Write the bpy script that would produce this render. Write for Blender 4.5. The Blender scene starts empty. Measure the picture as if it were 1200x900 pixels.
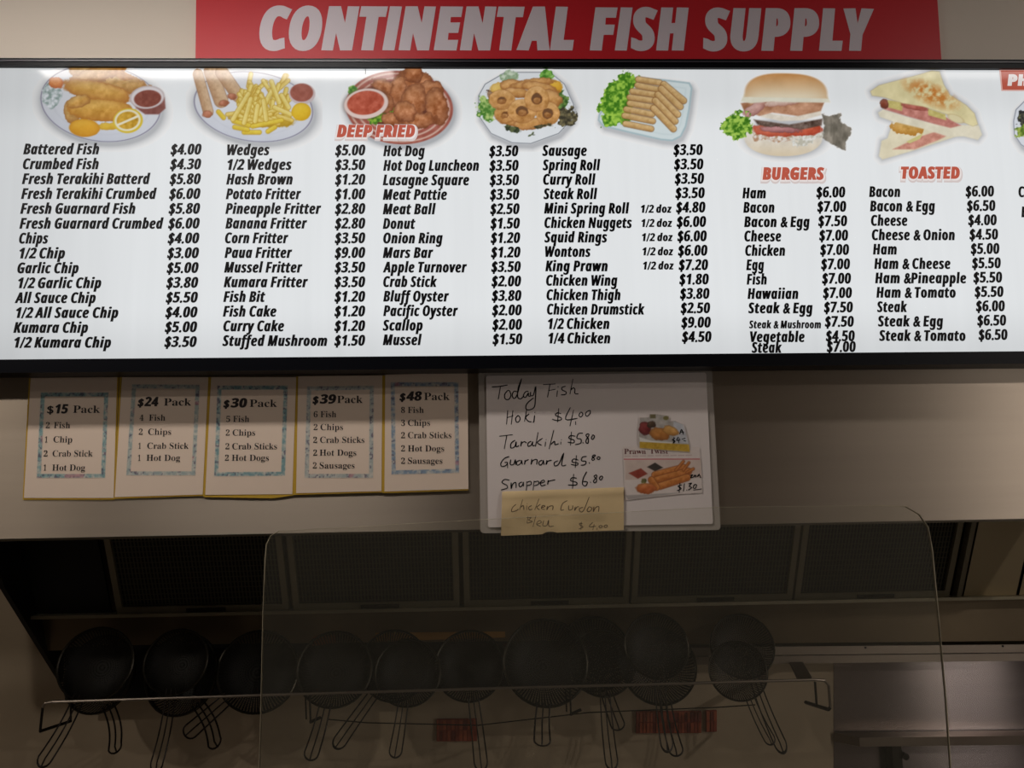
import bpy, bmesh, math, random
import numpy as np
from mathutils import Vector, Matrix
from mathutils.geometry import delaunay_2d_cdt
random.seed(4)
SC = bpy.context.scene
COL = SC.collection

# ------------------------------------------------------------------ camera
F = 950.0
EYE = Vector((0, 0, 1.65))
# orientation from the vanishing points measured on the lettering rows and columns
up_c = Vector((-145, 7450, -950)).normalized()          # camera axes: x right, y up, z back
xd_c = Vector((25000, 329, -950))
xd_c = (xd_c - up_c * xd_c.dot(up_c)).normalized()
yd_c = up_c.cross(xd_c)                                  # world Y (into the scene)
R = Matrix((xd_c, yd_c, up_c))                           # rows: world axes in camera axes -> cam to world
cam = bpy.data.cameras.new('camera')
cam.sensor_width = 36
cam.lens = F * 36 / 1200
cam.clip_start = 0.02
camo = bpy.data.objects.new('camera', cam)
COL.objects.link(camo)
camo.matrix_world = Matrix.Translation(EYE) @ R.to_4x4()
SC.camera = camo
SC.view_settings.view_transform = 'Standard'
SC.view_settings.look = 'None'
SC.view_settings.exposure = 0.0
SC.view_settings.gamma = 1.0
SC.view_settings.use_curve_mapping = False
SC.cycles.max_bounces = 8
SC.cycles.transparent_max_bounces = 16

world = bpy.data.worlds.new('world')
world.use_nodes = True
SC.world = world
wb = world.node_tree.nodes['Background']
wb.inputs[0].default_value = (0.9, 0.85, 0.8, 1)
wb.inputs[1].default_value = 0.02


def ray(px, py):
    d = R @ Vector(((px - 600) / F, -(py - 450) / F, -1))
    return d


def P(px, py, Y):
    d = ray(px, py)
    return EYE + d * (Y / d.y)


# ------------------------------------------------------------------ lights (ceiling fixtures are built below)
def area(name, loc, sx, sy, e, col=(1, 0.93, 0.86), rot=(0, 0, 0), spread=180):
    l = bpy.data.lights.new(name, 'AREA')
    l.shape = 'RECTANGLE'
    l.size = sx
    l.size_y = sy
    l.energy = e
    l.color = col
    l.spread = math.radians(spread)
    o = bpy.data.objects.new(name, l)
    o.location = loc
    o.rotation_euler = rot
    COL.objects.link(o)
    return o


def spot(name, loc, target, e, angle, blend=0.5, rad=0.05, col=(1, 0.86, 0.7)):
    l = bpy.data.lights.new(name, 'SPOT')
    l.energy = e
    l.color = col
    l.spot_size = math.radians(angle)
    l.spot_blend = blend
    l.shadow_soft_size = rad
    o = bpy.data.objects.new(name, l)
    o.location = loc
    d = Vector(target) - Vector(loc)
    o.rotation_euler = d.to_track_quat('-Z', 'Y').to_euler()
    COL.objects.link(o)
    return o


LZ = 3.20
TUBES = []
for n_, a_, b_, e_ in (('tube_light_left', 45, 460, 20), ('tube_light_right', 1062, 1225, 2.2)):
    xa, xb = [ray(p_, 88).x / ray(p_, 88).y * 2.86 for p_ in (a_, b_)]      # ends as mirrored in the menu board
    TUBES.append(((xa + xb) / 2, xb - xa))
    area(n_, ((xa + xb) / 2, 1.14, LZ), xb - xa, 0.11, e_, (1, .94, .89))
spot('downlight_left', (-2.7, -0.04, LZ), (-.9, 2.85, 0.75), 36, 95, .8, .05, (1, .91, .82))
spot('downlight_right', (3.98, -1.05, LZ), (1.2, 2.85, 1.0), 64, 70, .8, .05, (1, .91, .85))
area('added_fill_light', (4.17, -1.62, 1.45), 1.7, 1.25, 18, (1, .94, .88), (0, math.radians(90), 0))  # added side fill, out of view, to brighten the space under the hood
KX = ray(1125, 790).x / ray(1125, 790).y
YSIDE = 5.70 - 4.17 / KX     # added light strip out of view, placed so the steel mirrors a streak
area('added_streak_light', (4.17, YSIDE, 1.45), 1.9, 0.06, 11, (.95, .95, 1), (0, math.radians(90), 0))

# ------------------------------------------------------------------ materials
MATS = {}


def lin(c):
    return tuple(((v / 255) / 12.92 if v <= 10.3 else (((v / 255) + .055) / 1.055) ** 2.4) for v in c)


def mat(name, rgb=(128, 128, 128), rough=.6, metal=0., bump=0., bscale=80., var=0., vscale=6., stretch=(1, 1, 1), spec=.5, coat=0., aniso=0.):
    if name in MATS:
        return MATS[name]
    m = bpy.data.materials.new(name)
    m.use_nodes = True
    nt = m.node_tree
    b = nt.nodes['Principled BSDF']
    c = lin(rgb)
    b.inputs['Base Color'].default_value = (*c, 1)
    b.inputs['Roughness'].default_value = rough
    b.inputs['Metallic'].default_value = metal
    b.inputs['Specular IOR Level'].default_value = spec
    b.inputs['Coat Weight'].default_value = coat
    tc = nt.nodes.new('ShaderNodeTexCoord')
    mp = nt.nodes.new('ShaderNodeMapping')
    mp.inputs['Scale'].default_value = stretch
    nt.links.new(tc.outputs['Object'], mp.inputs[0])
    if aniso:
        b.inputs['Anisotropic'].default_value = aniso
        b.inputs['Anisotropic Rotation'].default_value = .25
        tg = nt.nodes.new('ShaderNodeTangent')
        tg.direction_type = 'UV_MAP'
        nt.links.new(tg.outputs[0], b.inputs['Tangent'])
    if var:
        n = nt.nodes.new('ShaderNodeTexNoise')
        n.inputs['Scale'].default_value = vscale
        n.inputs['Detail'].default_value = 6
        nt.links.new(mp.outputs[0], n.inputs['Vector'])
        mx = nt.nodes.new('ShaderNodeMix')
        mx.data_type = 'RGBA'
        mx.inputs['A'].default_value = (*[v * (1 - var) for v in c], 1)
        mx.inputs['B'].default_value = (*[min(1, v * (1 + var)) for v in c], 1)
        nt.links.new(n.outputs[0], mx.inputs['Factor'])
        nt.links.new(mx.outputs['Result'], b.inputs['Base Color'])
    if bump:
        n = nt.nodes.new('ShaderNodeTexNoise')
        n.inputs['Scale'].default_value = bscale
        n.inputs['Detail'].default_value = 3
        nt.links.new(mp.outputs[0], n.inputs['Vector'])
        bp = nt.nodes.new('ShaderNodeBump')
        bp.inputs['Strength'].default_value = bump
        bp.inputs['Distance'].default_value = .002
        nt.links.new(n.outputs[0], bp.inputs['Height'])
        nt.links.new(bp.outputs[0], b.inputs['Normal'])
    MATS[name] = m
    return m


def light_field(nt):
    """uneven light of the tubes inside the menu box: world position -> strength"""
    g = nt.nodes.new('ShaderNodeNewGeometry')
    sep = nt.nodes.new('ShaderNodeSeparateXYZ')
    nt.links.new(g.outputs['Position'], sep.inputs[0])
    rx = nt.nodes.new('ShaderNodeMapRange')
    rx.inputs['From Min'].default_value = -1.30
    rx.inputs['From Max'].default_value = -0.75
    rx.inputs['To Min'].default_value = 0.60
    rx.inputs['To Max'].default_value = 0.765
    rx.interpolation_type = 'SMOOTHSTEP'
    nt.links.new(sep.outputs[0], rx.inputs[0])
    rz = nt.nodes.new('ShaderNodeMapRange')
    rz.inputs['From Min'].default_value = 1.95
    rz.inputs['From Max'].default_value = 2.12
    rz.inputs['To Min'].default_value = 0.84
    rz.inputs['To Max'].default_value = 1.0
    rz.interpolation_type = 'SMOOTHSTEP'
    nt.links.new(sep.outputs[2], rz.inputs[0])
    rt = nt.nodes.new('ShaderNodeMapRange')
    rt.inputs['From Min'].default_value = 2.55
    rt.inputs['From Max'].default_value = 2.68
    rt.inputs['To Min'].default_value = 1.0
    rt.inputs['To Max'].default_value = 0.88
    rt.interpolation_type = 'SMOOTHSTEP'
    nt.links.new(sep.outputs[2], rt.inputs[0])
    mp = nt.nodes.new('ShaderNodeMapping')
    mp.inputs['Scale'].default_value = (22, 0, 1.2)
    nt.links.new(g.outputs['Position'], mp.inputs[0])
    n = nt.nodes.new('ShaderNodeTexNoise')
    n.inputs['Scale'].default_value = 1
    n.inputs['Detail'].default_value = 3
    nt.links.new(mp.outputs[0], n.inputs['Vector'])
    rn = nt.nodes.new('ShaderNodeMapRange')
    rn.inputs['To Min'].default_value = .94
    rn.inputs['To Max'].default_value = 1.06
    nt.links.new(n.outputs[0], rn.inputs[0])
    out = rx.outputs[0]
    for o in (rz.outputs[0], rt.outputs[0], rn.outputs[0]):
        mu = nt.nodes.new('ShaderNodeMath')
        mu.operation = 'MULTIPLY'
        nt.links.new(out, mu.inputs[0])
        nt.links.new(o, mu.inputs[1])
        out = mu.outputs[0]
    return out


def backlit(name, rgb=None):
    """translucent print lit from behind; colour from rgb or the mesh's print colours"""
    m = bpy.data.materials.new(name)
    m.use_nodes = True
    nt = m.node_tree
    b = nt.nodes['Principled BSDF']
    b.inputs['Base Color'].default_value = (.02, .02, .02, 1)
    b.inputs['Roughness'].default_value = .07
    b.inputs['Specular IOR Level'].default_value = .13
    if rgb:
        b.inputs['Emission Color'].default_value = (*lin(rgb), 1)
    else:
        a = nt.nodes.new('ShaderNodeVertexColor')
        a.layer_name = 'print'
        nt.links.new(a.outputs[0], b.inputs['Emission Color'])
    nt.links.new(light_field(nt), b.inputs['Emission Strength'])
    MATS[name] = m
    return m


def printed(name, rough=.5):
    m = bpy.data.materials.new(name)
    m.use_nodes = True
    nt = m.node_tree
    b = nt.nodes['Principled BSDF']
    b.inputs['Roughness'].default_value = rough
    a = nt.nodes.new('ShaderNodeVertexColor')
    a.layer_name = 'print'
    nt.links.new(a.outputs[0], b.inputs['Base Color'])
    MATS[name] = m
    return m


M_panel = backlit('backlit_white', (250, 253, 255))
M_food = backlit('backlit_print')
M_hred = backlit('backlit_red', (203, 96, 76))
M_hwhite = backlit('backlit_outline', (255, 246, 243))
M_hsh = backlit('backlit_shade', (232, 218, 215))
M_hglow = backlit('backlit_pink', (240, 190, 180))
M_ink = mat('black_ink', (8, 8, 12), .5, spec=.2)
M_cardink = mat('card_ink', (28, 18, 16), .7)
M_frame = mat('black_frame', (9, 10, 16), .35, 0, spec=.15)
M_rail = mat('grey_rail', (120, 116, 112), .4, .6)
M_red = mat('sign_red', (205, 30, 42), .45, bump=.05, bscale=300)
M_letter = mat('sign_white', (225, 214, 222), .5)
M_beige = mat('beige_wall', (222, 210, 196), .7, var=.03, vscale=3)
M_steel = mat('hood_steel', (176, 162, 146), .46, .92, bump=.05, bscale=60, stretch=(.5, 1, 14), var=.08, vscale=2, aniso=.9)
M_steel2 = mat('wall_steel', (150, 138, 134), .21, .9, bump=.02, bscale=60, stretch=(.5, 1, 10), var=.15, vscale=3, aniso=1.)
M_dsteel = mat('grimy_steel', (128, 112, 88), .4, .7, bump=.06, bscale=40, var=.25, vscale=5, aniso=.9)
M_wall = mat('brown_wall', (184, 165, 138), .75, 0, var=.22, vscale=4, bump=.08, bscale=200)
M_black = mat('hood_black', (26, 24, 20), .6, .2, var=.2, vscale=4)
M_filt = mat('filter_mesh', (92, 88, 72), .55, .6)
M_filtf = mat('filter_frame', (150, 140, 116), .5, .6, var=.2, vscale=8)
M_wire = mat('dark_wire', (30, 22, 15), .45, .5)
M_wirel = mat('bright_wire', (150, 138, 125), .3, .8)
M_card = mat('card_white', (226, 204, 184), .6, var=.02, vscale=20)
M_yellow = mat('yellow_card', (190, 152, 40), .7)
M_wb = mat('board_white', (226, 214, 208), .45)
M_note = mat('note_yellow', (222, 194, 146), .75, var=.06, vscale=30)
M_clip = mat('clear_plastic_edge', (170, 160, 150), .3)
M_redrefl = mat('red_reflection', (150, 64, 42), .7, var=.3, vscale=40)
M_amber = mat('amber_reflection', (170, 122, 56), .6, var=.25, vscale=30)
M_floor = mat('floor_tiles', (90, 80, 72), .6, var=.1)
M_ceil = mat('ceiling_paint', (160, 154, 144), .8)
M_housing = mat('lamp_housing', (220, 220, 215), .5)

# ------------------------------------------------------------------ object helpers
W = {}


def put(o, name, m, parent, kind=None):
    if m:
        o.data.materials.append(m)
    COL.objects.link(o)
    if parent:
        o.parent = parent
        W[o.name] = W[parent.name]
    if kind:
        o['kind'] = kind
    return o


def mesh(name, vs, fs, m, parent=None, kind=None, smooth=False, uv=True):
    vs = [Vector(v) for v in vs]
    if parent:
        org = W[parent.name]
    else:
        org = Vector((sum(v.x for v in vs) / len(vs), sum(v.y for v in vs) / len(vs), min(v.z for v in vs)))
    me = bpy.data.meshes.new(name)
    me.from_pydata([tuple(v - org) for v in vs], [], fs)
    if uv:
        l = me.uv_layers.new(name='UVMap')
        co = np.array([(v.x, v.z) for v in vs])
        idx = np.zeros(len(me.loops), dtype=np.int32)
        me.loops.foreach_get('vertex_index', idx)
        l.data.foreach_set('uv', co[idx].astype(np.float32).ravel())
    if smooth:
        me.polygons.foreach_set('use_smooth', [True] * len(me.polygons))
    o = bpy.data.objects.new(name, me)
    put(o, name, m, parent, kind)
    if not parent:
        o.location = org
        W[o.name] = org
    return o


def empty(name, loc, label, cat, group=None):
    o = bpy.data.objects.new(name, None)
    o.empty_display_size = .05
    COL.objects.link(o)
    o.location = loc
    W[o.name] = Vector(loc)
    o['label'] = label
    o['category'] = cat
    if group:
        o['group'] = group
    return o


def tag(o, label, cat, group=None):
    o['label'] = label
    o['category'] = cat
    if group:
        o['group'] = group
    return o


class MB:
    def __init__(s):
        s.v = []
        s.f = []

    def add(s, vs, fs):
        n = len(s.v)
        s.v += [Vector(v) for v in vs]
        s.f += [tuple(i + n for i in f) for f in fs]
        return s

    def hexa(s, a):
        """8 corners: front ring 4 then back ring 4"""
        return s.add(a, [(0, 1, 2, 3), (7, 6, 5, 4), (0, 4, 5, 1), (1, 5, 6, 2), (2, 6, 7, 3), (3, 7, 4, 0)])

    def box(s, a, b):
        x0, y0, z0 = a
        x1, y1, z1 = b
        return s.hexa([(x0, y0, z0), (x1, y0, z0), (x1, y0, z1), (x0, y0, z1), (x0, y1, z0), (x1, y1, z0), (x1, y1, z1), (x0, y1, z1)])

    def slab(s, pts, th):
        """front polygon (world pts) extruded by th along +Y"""
        n = len(pts)
        pts = [Vector(p) for p in pts]
        bk = [p + Vector((0, th, 0)) for p in pts]
        fs = [tuple(range(n)), tuple(range(2 * n - 1, n - 1, -1))]
        for i in range(n):
            j = (i + 1) % n
            fs.append((i, i + n, j + n, j))
        return s.add(pts + bk, fs)

    def tube(s, pts, r, seg=6):
        pts = [Vector(p) for p in pts]
        n = len(pts)
        base = len(s.v)
        prev = None
        for i, p in enumerate(pts):
            t = (pts[min(i + 1, n - 1)] - pts[max(i - 1, 0)]).normalized()
            ref = prev if prev else (Vector((0, 0, 1)) if abs(t.z) < .9 else Vector((0, 1, 0)))
            a = (ref - t * ref.dot(t)).normalized()
            prev = a
            b = t.cross(a)
            for k in range(seg):
                an = 2 * math.pi * k / seg
                s.v.append(p + (a * math.cos(an) + b * math.sin(an)) * r)
        for i in range(n - 1):
            for k in range(seg):
                k2 = (k + 1) % seg
                s.f.append((base + i * seg + k, base + i * seg + k2, base + (i + 1) * seg + k2, base + (i + 1) * seg + k))
        s.f.append(tuple(base + k for k in range(seg - 1, -1, -1)))
        s.f.append(tuple(base + (n - 1) * seg + k for k in range(seg)))
        return s

    def build(s, name, m, parent=None, kind=None, smooth=False):
        return mesh(name, s.v, s.f, m, parent, kind, smooth)


def pxquad(pts, Y):
    return [P(x, y, Y) for x, y in pts]


# ------------------------------------------------------------------ glyphs
def mapch(ch, U, L, D):
    if 'A' <= ch <= 'Z' and U:
        return chr(U + ord(ch) - 65)
    if 'a' <= ch <= 'z' and L:
        return chr(L + ord(ch) - 97)
    if '0' <= ch <= '9' and D:
        return chr(D + ord(ch) - 48)
    return ch


STY = {  # upper, lower, digit offsets; thickening (dx,dy) for mapped and plain glyphs; shear mapped-letters, others
    'menu': (0x1D63C, 0x1D656, 0x1D7EC, (.052, .008), (.055, .030), 0, .2),
    'head': (0x1D63C, 0x1D656, 0x1D7EC, (.074, .032), (.08, .05), 0, .2),
    'headout': (0x1D63C, 0x1D656, 0x1D7EC, (.115, .09), (.13, .1), 0, .2),
    'headsh': (0x1D63C, 0x1D656, 0x1D7EC, (.17, .15), (.17, .15), 0, .2),
    'serif': (0, 0, 0, (.012, .004), (.012, .006), 0, 0),
    'roman': (0x1D400, 0x1D41A, 0x1D7CE, (-.006, -.002), (.02, .015), 0, 0),
    'heavy': (0x1D5D4, 0x1D5EE, 0x1D7EC, (.045, .015), (.06, .04), .15, .15),
}
TOF = {}


def collect(texts):
    need = {}
    for st, s in texts:
        U, L, D = STY[st][:3]
        for ch in s:
            need[mapch(ch, U, L, D)] = 1
    objs = []
    for g in list(need) + ['']:
        c = bpy.data.curves.new('t', 'FONT')
        c.body = 'H' + g + 'H'
        c.fill_mode = 'NONE'
        c.resolution_u = 3
        o = bpy.data.objects.new('t', c)
        COL.objects.link(o)
        c2 = bpy.data.curves.new('t', 'FONT')
        c2.body = g
        c2.fill_mode = 'NONE'
        c2.resolution_u = 3
        o2 = bpy.data.objects.new('t', c2)
        COL.objects.link(o2)
        objs.append((g, o, o2))
    bpy.context.view_layer.update()
    dg = bpy.context.evaluated_depsgraph_get()
    wid = {}
    for g, o, o2 in objs:
        me = o.evaluated_get(dg).to_mesh()
        xs = [v.co.x for v in me.vertices]
        wid[g] = max(xs) - min(xs)
        o.evaluated_get(dg).to_mesh_clear()
        if g and g != ' ':
            me = o2.evaluated_get(dg).to_mesh()
            co = [(v.co.x, v.co.y) for v in me.vertices]
            nb = {}
            for e in me.edges:
                a, b = e.vertices
                nb.setdefault(a, []).append(b)
                nb.setdefault(b, []).append(a)
            seen = set()
            loops = []
            for st in nb:
                if st in seen:
                    continue
                lp = [st]
                seen.add(st)
                cur = nb[st][0]
                while cur != st and cur not in seen:
                    lp.append(cur)
                    seen.add(cur)
                    nx = [q for q in nb[cur] if q not in seen]
                    if not nx:
                        break
                    cur = nx[0]
                loops.append(np.array([co[i] for i in lp]))
            TOF[g] = [loops, 0]
            o2.evaluated_get(dg).to_mesh_clear()
        else:
            TOF[g] = [[], 0]
    for g in wid:
        if g:
            TOF[g][1] = wid[g] - wid['']
    for g, o, o2 in objs:
        for q in (o, o2):
            c = q.data
            bpy.data.objects.remove(q)
            bpy.data.curves.remove(c)


def inside(poly, pt):
    x, y = pt
    x0, y0 = poly[:, 0], poly[:, 1]
    x1, y1 = np.roll(x0, -1), np.roll(y0, -1)
    c = (y0 > y) != (y1 > y)
    with np.errstate(divide='ignore', invalid='ignore'):
        xi = (x1 - x0) * (y - y0) / (y1 - y0) + x0
    return int(np.sum(c & (x < xi))) % 2 == 1


def wind(loops, C):
    w = np.zeros(len(C))
    for p in loops:
        x0, y0 = p[:, 0], p[:, 1]
        x1, y1 = np.roll(x0, -1), np.roll(y0, -1)
        for a, b, c, d in zip(x0, y0, x1, y1):
            cr = (c - a) * (C[:, 1] - b) - (C[:, 0] - a) * (d - b)
            w += np.where((b <= C[:, 1]) & (d > C[:, 1]) & (cr > 0), 1, 0)
            w -= np.where((b > C[:, 1]) & (d <= C[:, 1]) & (cr < 0), 1, 0)
    return w


GC = {}


def glyph(st, ch):
    k = (st, ch)
    if k in GC:
        return GC[k]
    U, L, D, t1, t2, s1, s2 = STY[st]
    g = mapch(ch, U, L, D)
    dx, dy = t1 if g != ch or st == 'serif' else t2
    sh = s2 if not ch.isalpha() else s1
    loops, adv = TOF[g]
    if ch == 'I' and st.startswith('head'):          # plain bar capital I
        loops, adv = TOF[mapch('l', U, L, D)]
        loops = [q * np.array([[1, .714 / max(q[:, 1].max(), .1)]]) for q in loops]
    out = []
    for i, p in enumerate(loops):
        p = p[np.concatenate([[True], np.hypot(*(p[1:] - p[:-1]).T) > 1e-5])]
        if len(p) < 3:
            continue
        A = .5 * np.sum(p[:, 0] * np.roll(p[:, 1], -1) - np.roll(p[:, 0], -1) * p[:, 1])
        dep = sum(inside(q, p[0]) for j, q in enumerate(loops) if j != i and len(q) > 2)
        if (A > 0) != (dep % 2 == 0):
            p = p[::-1]
        e1 = p - np.roll(p, 1, 0)
        e2 = np.roll(p, -1, 0) - p
        n1 = np.stack([e1[:, 1], -e1[:, 0]], 1) / (np.hypot(*e1.T)[:, None] + 1e-9)
        n2 = np.stack([e2[:, 1], -e2[:, 0]], 1) / (np.hypot(*e2.T)[:, None] + 1e-9)
        n = n1 + n2
        n = n / (np.hypot(*n.T)[:, None] + 1e-6)
        cs = np.clip((n * n1).sum(1), .7, 1)[:, None]
        out.append(p + n / cs * np.array([[dx, dy]]))
    if not out:
        GC[k] = (np.zeros((0, 2)), [], adv + 0)
        return GC[k]
    vs = [Vector(v) for p in out for v in p]
    ed = []
    b = 0
    for p in out:
        ed += [(b + i, b + (i + 1) % len(p)) for i in range(len(p))]
        b += len(p)
    rv, re, rf, _, _, _ = delaunay_2d_cdt(vs, ed, [], 0, 1e-6)
    V = np.array([(v.x, v.y) for v in rv])
    T = np.array([f for f in rf])
    w = wind(out, V[T].mean(1))
    T = T[w > 0]
    V = V.copy()
    V[:, 0] += V[:, 1] * sh
    GC[k] = (V, T.tolist(), adv + dx * 1.1)
    return GC[k]


def text_px(mb, st, s, x0, x1, yb, Y, cap, yb2=None, lead=0.0):
    """set s in style st, ink from x0 to x1 px, baseline yb px, capital height cap px, in the plane Y"""
    x = 0
    vs, fs = [], []
    for ch in s:
        V, T, adv = glyph(st, ch)
        if len(V):
            b = len(vs)
            vs += [(x + v[0], v[1]) for v in V]
            fs += [tuple(b + i for i in t) for t in T]
        x += adv + lead
    a = np.array(vs)
    lo, hi = a[:, 0].min(), a[:, 0].max()
    A = P(x0, yb, Y)
    B = P(x1, yb if yb2 is None else yb2, Y)
    H = (P((x0 + x1) / 2, yb - cap, Y) - P((x0 + x1) / 2, yb, Y)).z
    ch_ = .714 if st not in ('roman', 'serif') else .68
    s_ = H / ch_
    mb.add([A + (B - A) * ((u - lo) / (hi - lo)) + Vector((0, 0, v * s_)) for u, v in vs], fs)


# ------------------------------------------------------------------ painter for printed pictures (flat colour prints)
rng = np.random.default_rng(7)
_N = rng.random((256, 256))


def noise(X, Yy, sc, o=3):
    r = np.zeros_like(X)
    amp = 1.
    tot = 0
    for k in range(o):
        u = X / sc + 37.3 * k
        v = Yy / sc + 11.7 * k
        i = np.floor(u).astype(int)
        j = np.floor(v).astype(int)
        fu = u - i
        fv = v - j
        fu = fu * fu * (3 - 2 * fu)
        fv = fv * fv * (3 - 2 * fv)
        g = lambda a, b: _N[a % 256, b % 256]
        r += amp * ((g(i, j) * (1 - fu) + g(i + 1, j) * fu) * (1 - fv) + (g(i, j + 1) * (1 - fu) + g(i + 1, j + 1) * fu) * fv)
        tot += amp
        amp *= .5
        sc /= 2
    return r / tot


class Pic:
    def __init__(s, x0, y0, x1, y1, step=.7, bg=(255, 255, 255)):
        s.n = int((x1 - x0) / step) + 1
        s.m = int((y1 - y0) / step) + 1
        s.X, s.Y = np.meshgrid(np.linspace(x0, x1, s.n), np.linspace(y0, y1, s.m))
        s.C = np.ones((s.m, s.n, 3)) * np.array(bg)
        s.A = np.zeros((s.m, s.n))

    def over(s, sd, col, soft=.6, al=1.):
        a = np.clip(.5 - sd / (2 * soft), 0, 1) * al
        col = np.asarray(col, float)
        s.C = s.C * (1 - a[..., None]) + col * a[..., None]
        s.A = np.maximum(s.A, a)

    def ell(s, cx, cy, rx, ry, rot=0, ex=2):
        c, q = math.cos(math.radians(rot)), math.sin(math.radians(rot))
        u = (s.X - cx) * c + (s.Y - cy) * q
        v = -(s.X - cx) * q + (s.Y - cy) * c
        k = (np.abs(u / rx) ** ex + np.abs(v / ry) ** ex) ** (1 / ex)
        return (k - 1) * min(rx, ry), u / rx, v / ry

    def cap(s, a, b, w):
        ax, ay = a
        bx, by = b
        L = math.hypot(bx - ax, by - ay) + 1e-6
        ux, uy = (bx - ax) / L, (by - ay) / L
        t = (s.X - ax) * ux + (s.Y - ay) * uy
        d = -(s.X - ax) * uy + (s.Y - ay) * ux
        dt = np.maximum(np.maximum(-t, t - L), 0)
        return np.hypot(d, dt) - w, t / L, d / w

    def poly(s, pts):
        d = np.full(s.X.shape, 1e9)
        ins = np.zeros(s.X.shape, bool)
        n = len(pts)
        for i in range(n):
            ax, ay = pts[i]
            bx, by = pts[(i + 1) % n]
            ex, ey = bx - ax, by - ay
            wx, wy = s.X - ax, s.Y - ay
            t = np.clip((wx * ex + wy * ey) / (ex * ex + ey * ey + 1e-9), 0, 1)
            d = np.minimum(d, np.hypot(wx - ex * t, wy - ey * t))
            c = ((ay > s.Y) != (by > s.Y))
            with np.errstate(divide='ignore', invalid='ignore'):
                xi = (bx - ax) * (s.Y - ay) / (by - ay + 1e-12) + ax
            ins ^= c & (s.X < xi)
        return np.where(ins, -d, d)

    def tex(s, base, amt, sc):
        n = noise(s.X, s.Y, sc, 4) - .5
        n = n * 1.35
        return np.asarray(base, float) + n[..., None] * amt * 2

    def lump(s, cx, cy, rx, ry, rot, base, dark, light, amt=28, sc=5, ex=2.3, wob=1.2):
        sd, u, v = s.ell(cx, cy, rx, ry, rot, ex)
        sd = sd + (noise(s.X, s.Y, 4) - .5) * 2 * wob
        k = np.clip(-v * .75 - u * .25, -1, 1)
        r = np.clip(1 + sd / min(rx, ry), 0, 1)
        col = s.tex(base, amt, sc)
        kk = np.clip(k, 0, 1)[..., None]
        dd = np.clip(-k, 0, 1)[..., None]
        col = col * (1 - kk * .7) + np.array(light) * kk * .7
        col = col * (1 - dd * .65) + np.array(dark) * dd * .65
        e = (np.clip(r, 0, 1) ** 5)[..., None] * .8
        col = col * (1 - e) + np.array(dark) * e
        s.over(sd, col)

    def stick(s, a, b, w, base, dark, light, amt=14):
        sd, t, d = s.cap(a, b, w)
        col = s.tex(base, amt, 3)
        k = np.clip(d, -1, 1)[..., None]
        col = np.where(k < 0, col * (1 + k * .4) - np.array(light) * k * .4, col * (1 - k * .5) + np.array(dark) * k * .5)
        s.over(sd - .3, np.array(dark), .6, .8)
        s.over(sd + .5, col)

    def ring(s, cx, cy, rx, ry, w, rot, base, dark, light):
        sd, u, v = s.ell(cx, cy, rx, ry, rot)
        q = np.abs(sd + w) - w
        q = q + (noise(s.X, s.Y, 3.5) - .5) * 1.6
        col = s.tex(base, 34, 4)
        k = np.clip(-v, -1, 1)[..., None]
        col = np.where(k > 0, col * (1 - k * .45) + np.array(light) * k * .45, col * (1 + k * .35) - np.array(dark) * k * .35)
        s.over(sd + w, np.array(dark) * .75, 2.5, .9)
        s.over(q, col)
        s.over(np.abs(q) - .2, dark, .8, .45)

    def leaf(s, cx, cy, rx, ry, rot=0, c1=(70, 130, 30), c2=(160, 205, 70), wob=7):
        sd, u, v = s.ell(cx, cy, rx, ry, rot)
        sd = sd + (noise(s.X, s.Y, 5, 3) - .5) * wob * 1.6
        n = noise(s.X + 50, s.Y, 3.2, 2)[..., None]
        n = np.clip((n - .3) * 2.4, 0, 1)
        s.over(sd, np.array(c1) * (1 - n) + np.array(c2) * n)

    def shadow(s, sd, al=.30, r=7, col=(120, 124, 132)):
        a = np.clip(1 - np.maximum(sd, 0) / r, 0, 1) ** 2 * al
        s.C = s.C * (1 - a[..., None]) + np.array(col) * a[..., None]
        s.A = np.maximum(s.A, a)

    def build(s, name, Y, m, parent, label=None, cut=.012):
        if name == 'food_photo':
            Y += .0008
        m_, n_ = s.m, s.n
        d = np.stack([(s.X - 600) / F, -(s.Y - 450) / F, -np.ones_like(s.X)], -1) @ np.array(R).T
        pts = d * (Y / d[..., 1:2]) + np.array(EYE) - np.array(W[parent.name])
        idx = np.arange(m_ * n_).reshape(m_, n_)
        q = np.stack([idx[1:, :-1], idx[1:, 1:], idx[:-1, 1:], idx[:-1, :-1]], -1).reshape(-1, 4)
        keep = s.A.ravel()[q].max(1) > cut
        q = q[keep]
        used = np.unique(q)
        rem = -np.ones(m_ * n_, int)
        rem[used] = np.arange(len(used))
        q = rem[q]
        v = pts.reshape(-1, 3)[used]
        c = np.clip(s.C.reshape(-1, 3)[used] / 255, 0, 1)
        me = bpy.data.meshes.new(name)
        me.vertices.add(len(v))
        me.vertices.foreach_set('co', v.astype(np.float32).ravel())
        me.loops.add(q.size)
        me.loops.foreach_set('vertex_index', q.ravel().astype(np.int32))
        me.polygons.add(len(q))
        me.polygons.foreach_set('loop_start', np.arange(0, q.size, 4, dtype=np.int32))
        me.polygons.foreach_set('loop_total', np.full(len(q), 4, dtype=np.int32))
        me.update()
        a = me.color_attributes.new('print', 'FLOAT_COLOR', 'POINT')
        lc = np.where(c <= .04045, c / 12.92, ((c + .055) / 1.055) ** 2.4)
        a.data.foreach_set('color', np.concatenate([lc, np.ones((len(v), 1))], 1).astype(np.float32).ravel())
        o = bpy.data.objects.new(name, me)
        put(o, name, m, parent)
        if label:
            o['label'] = label
        return o


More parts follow.
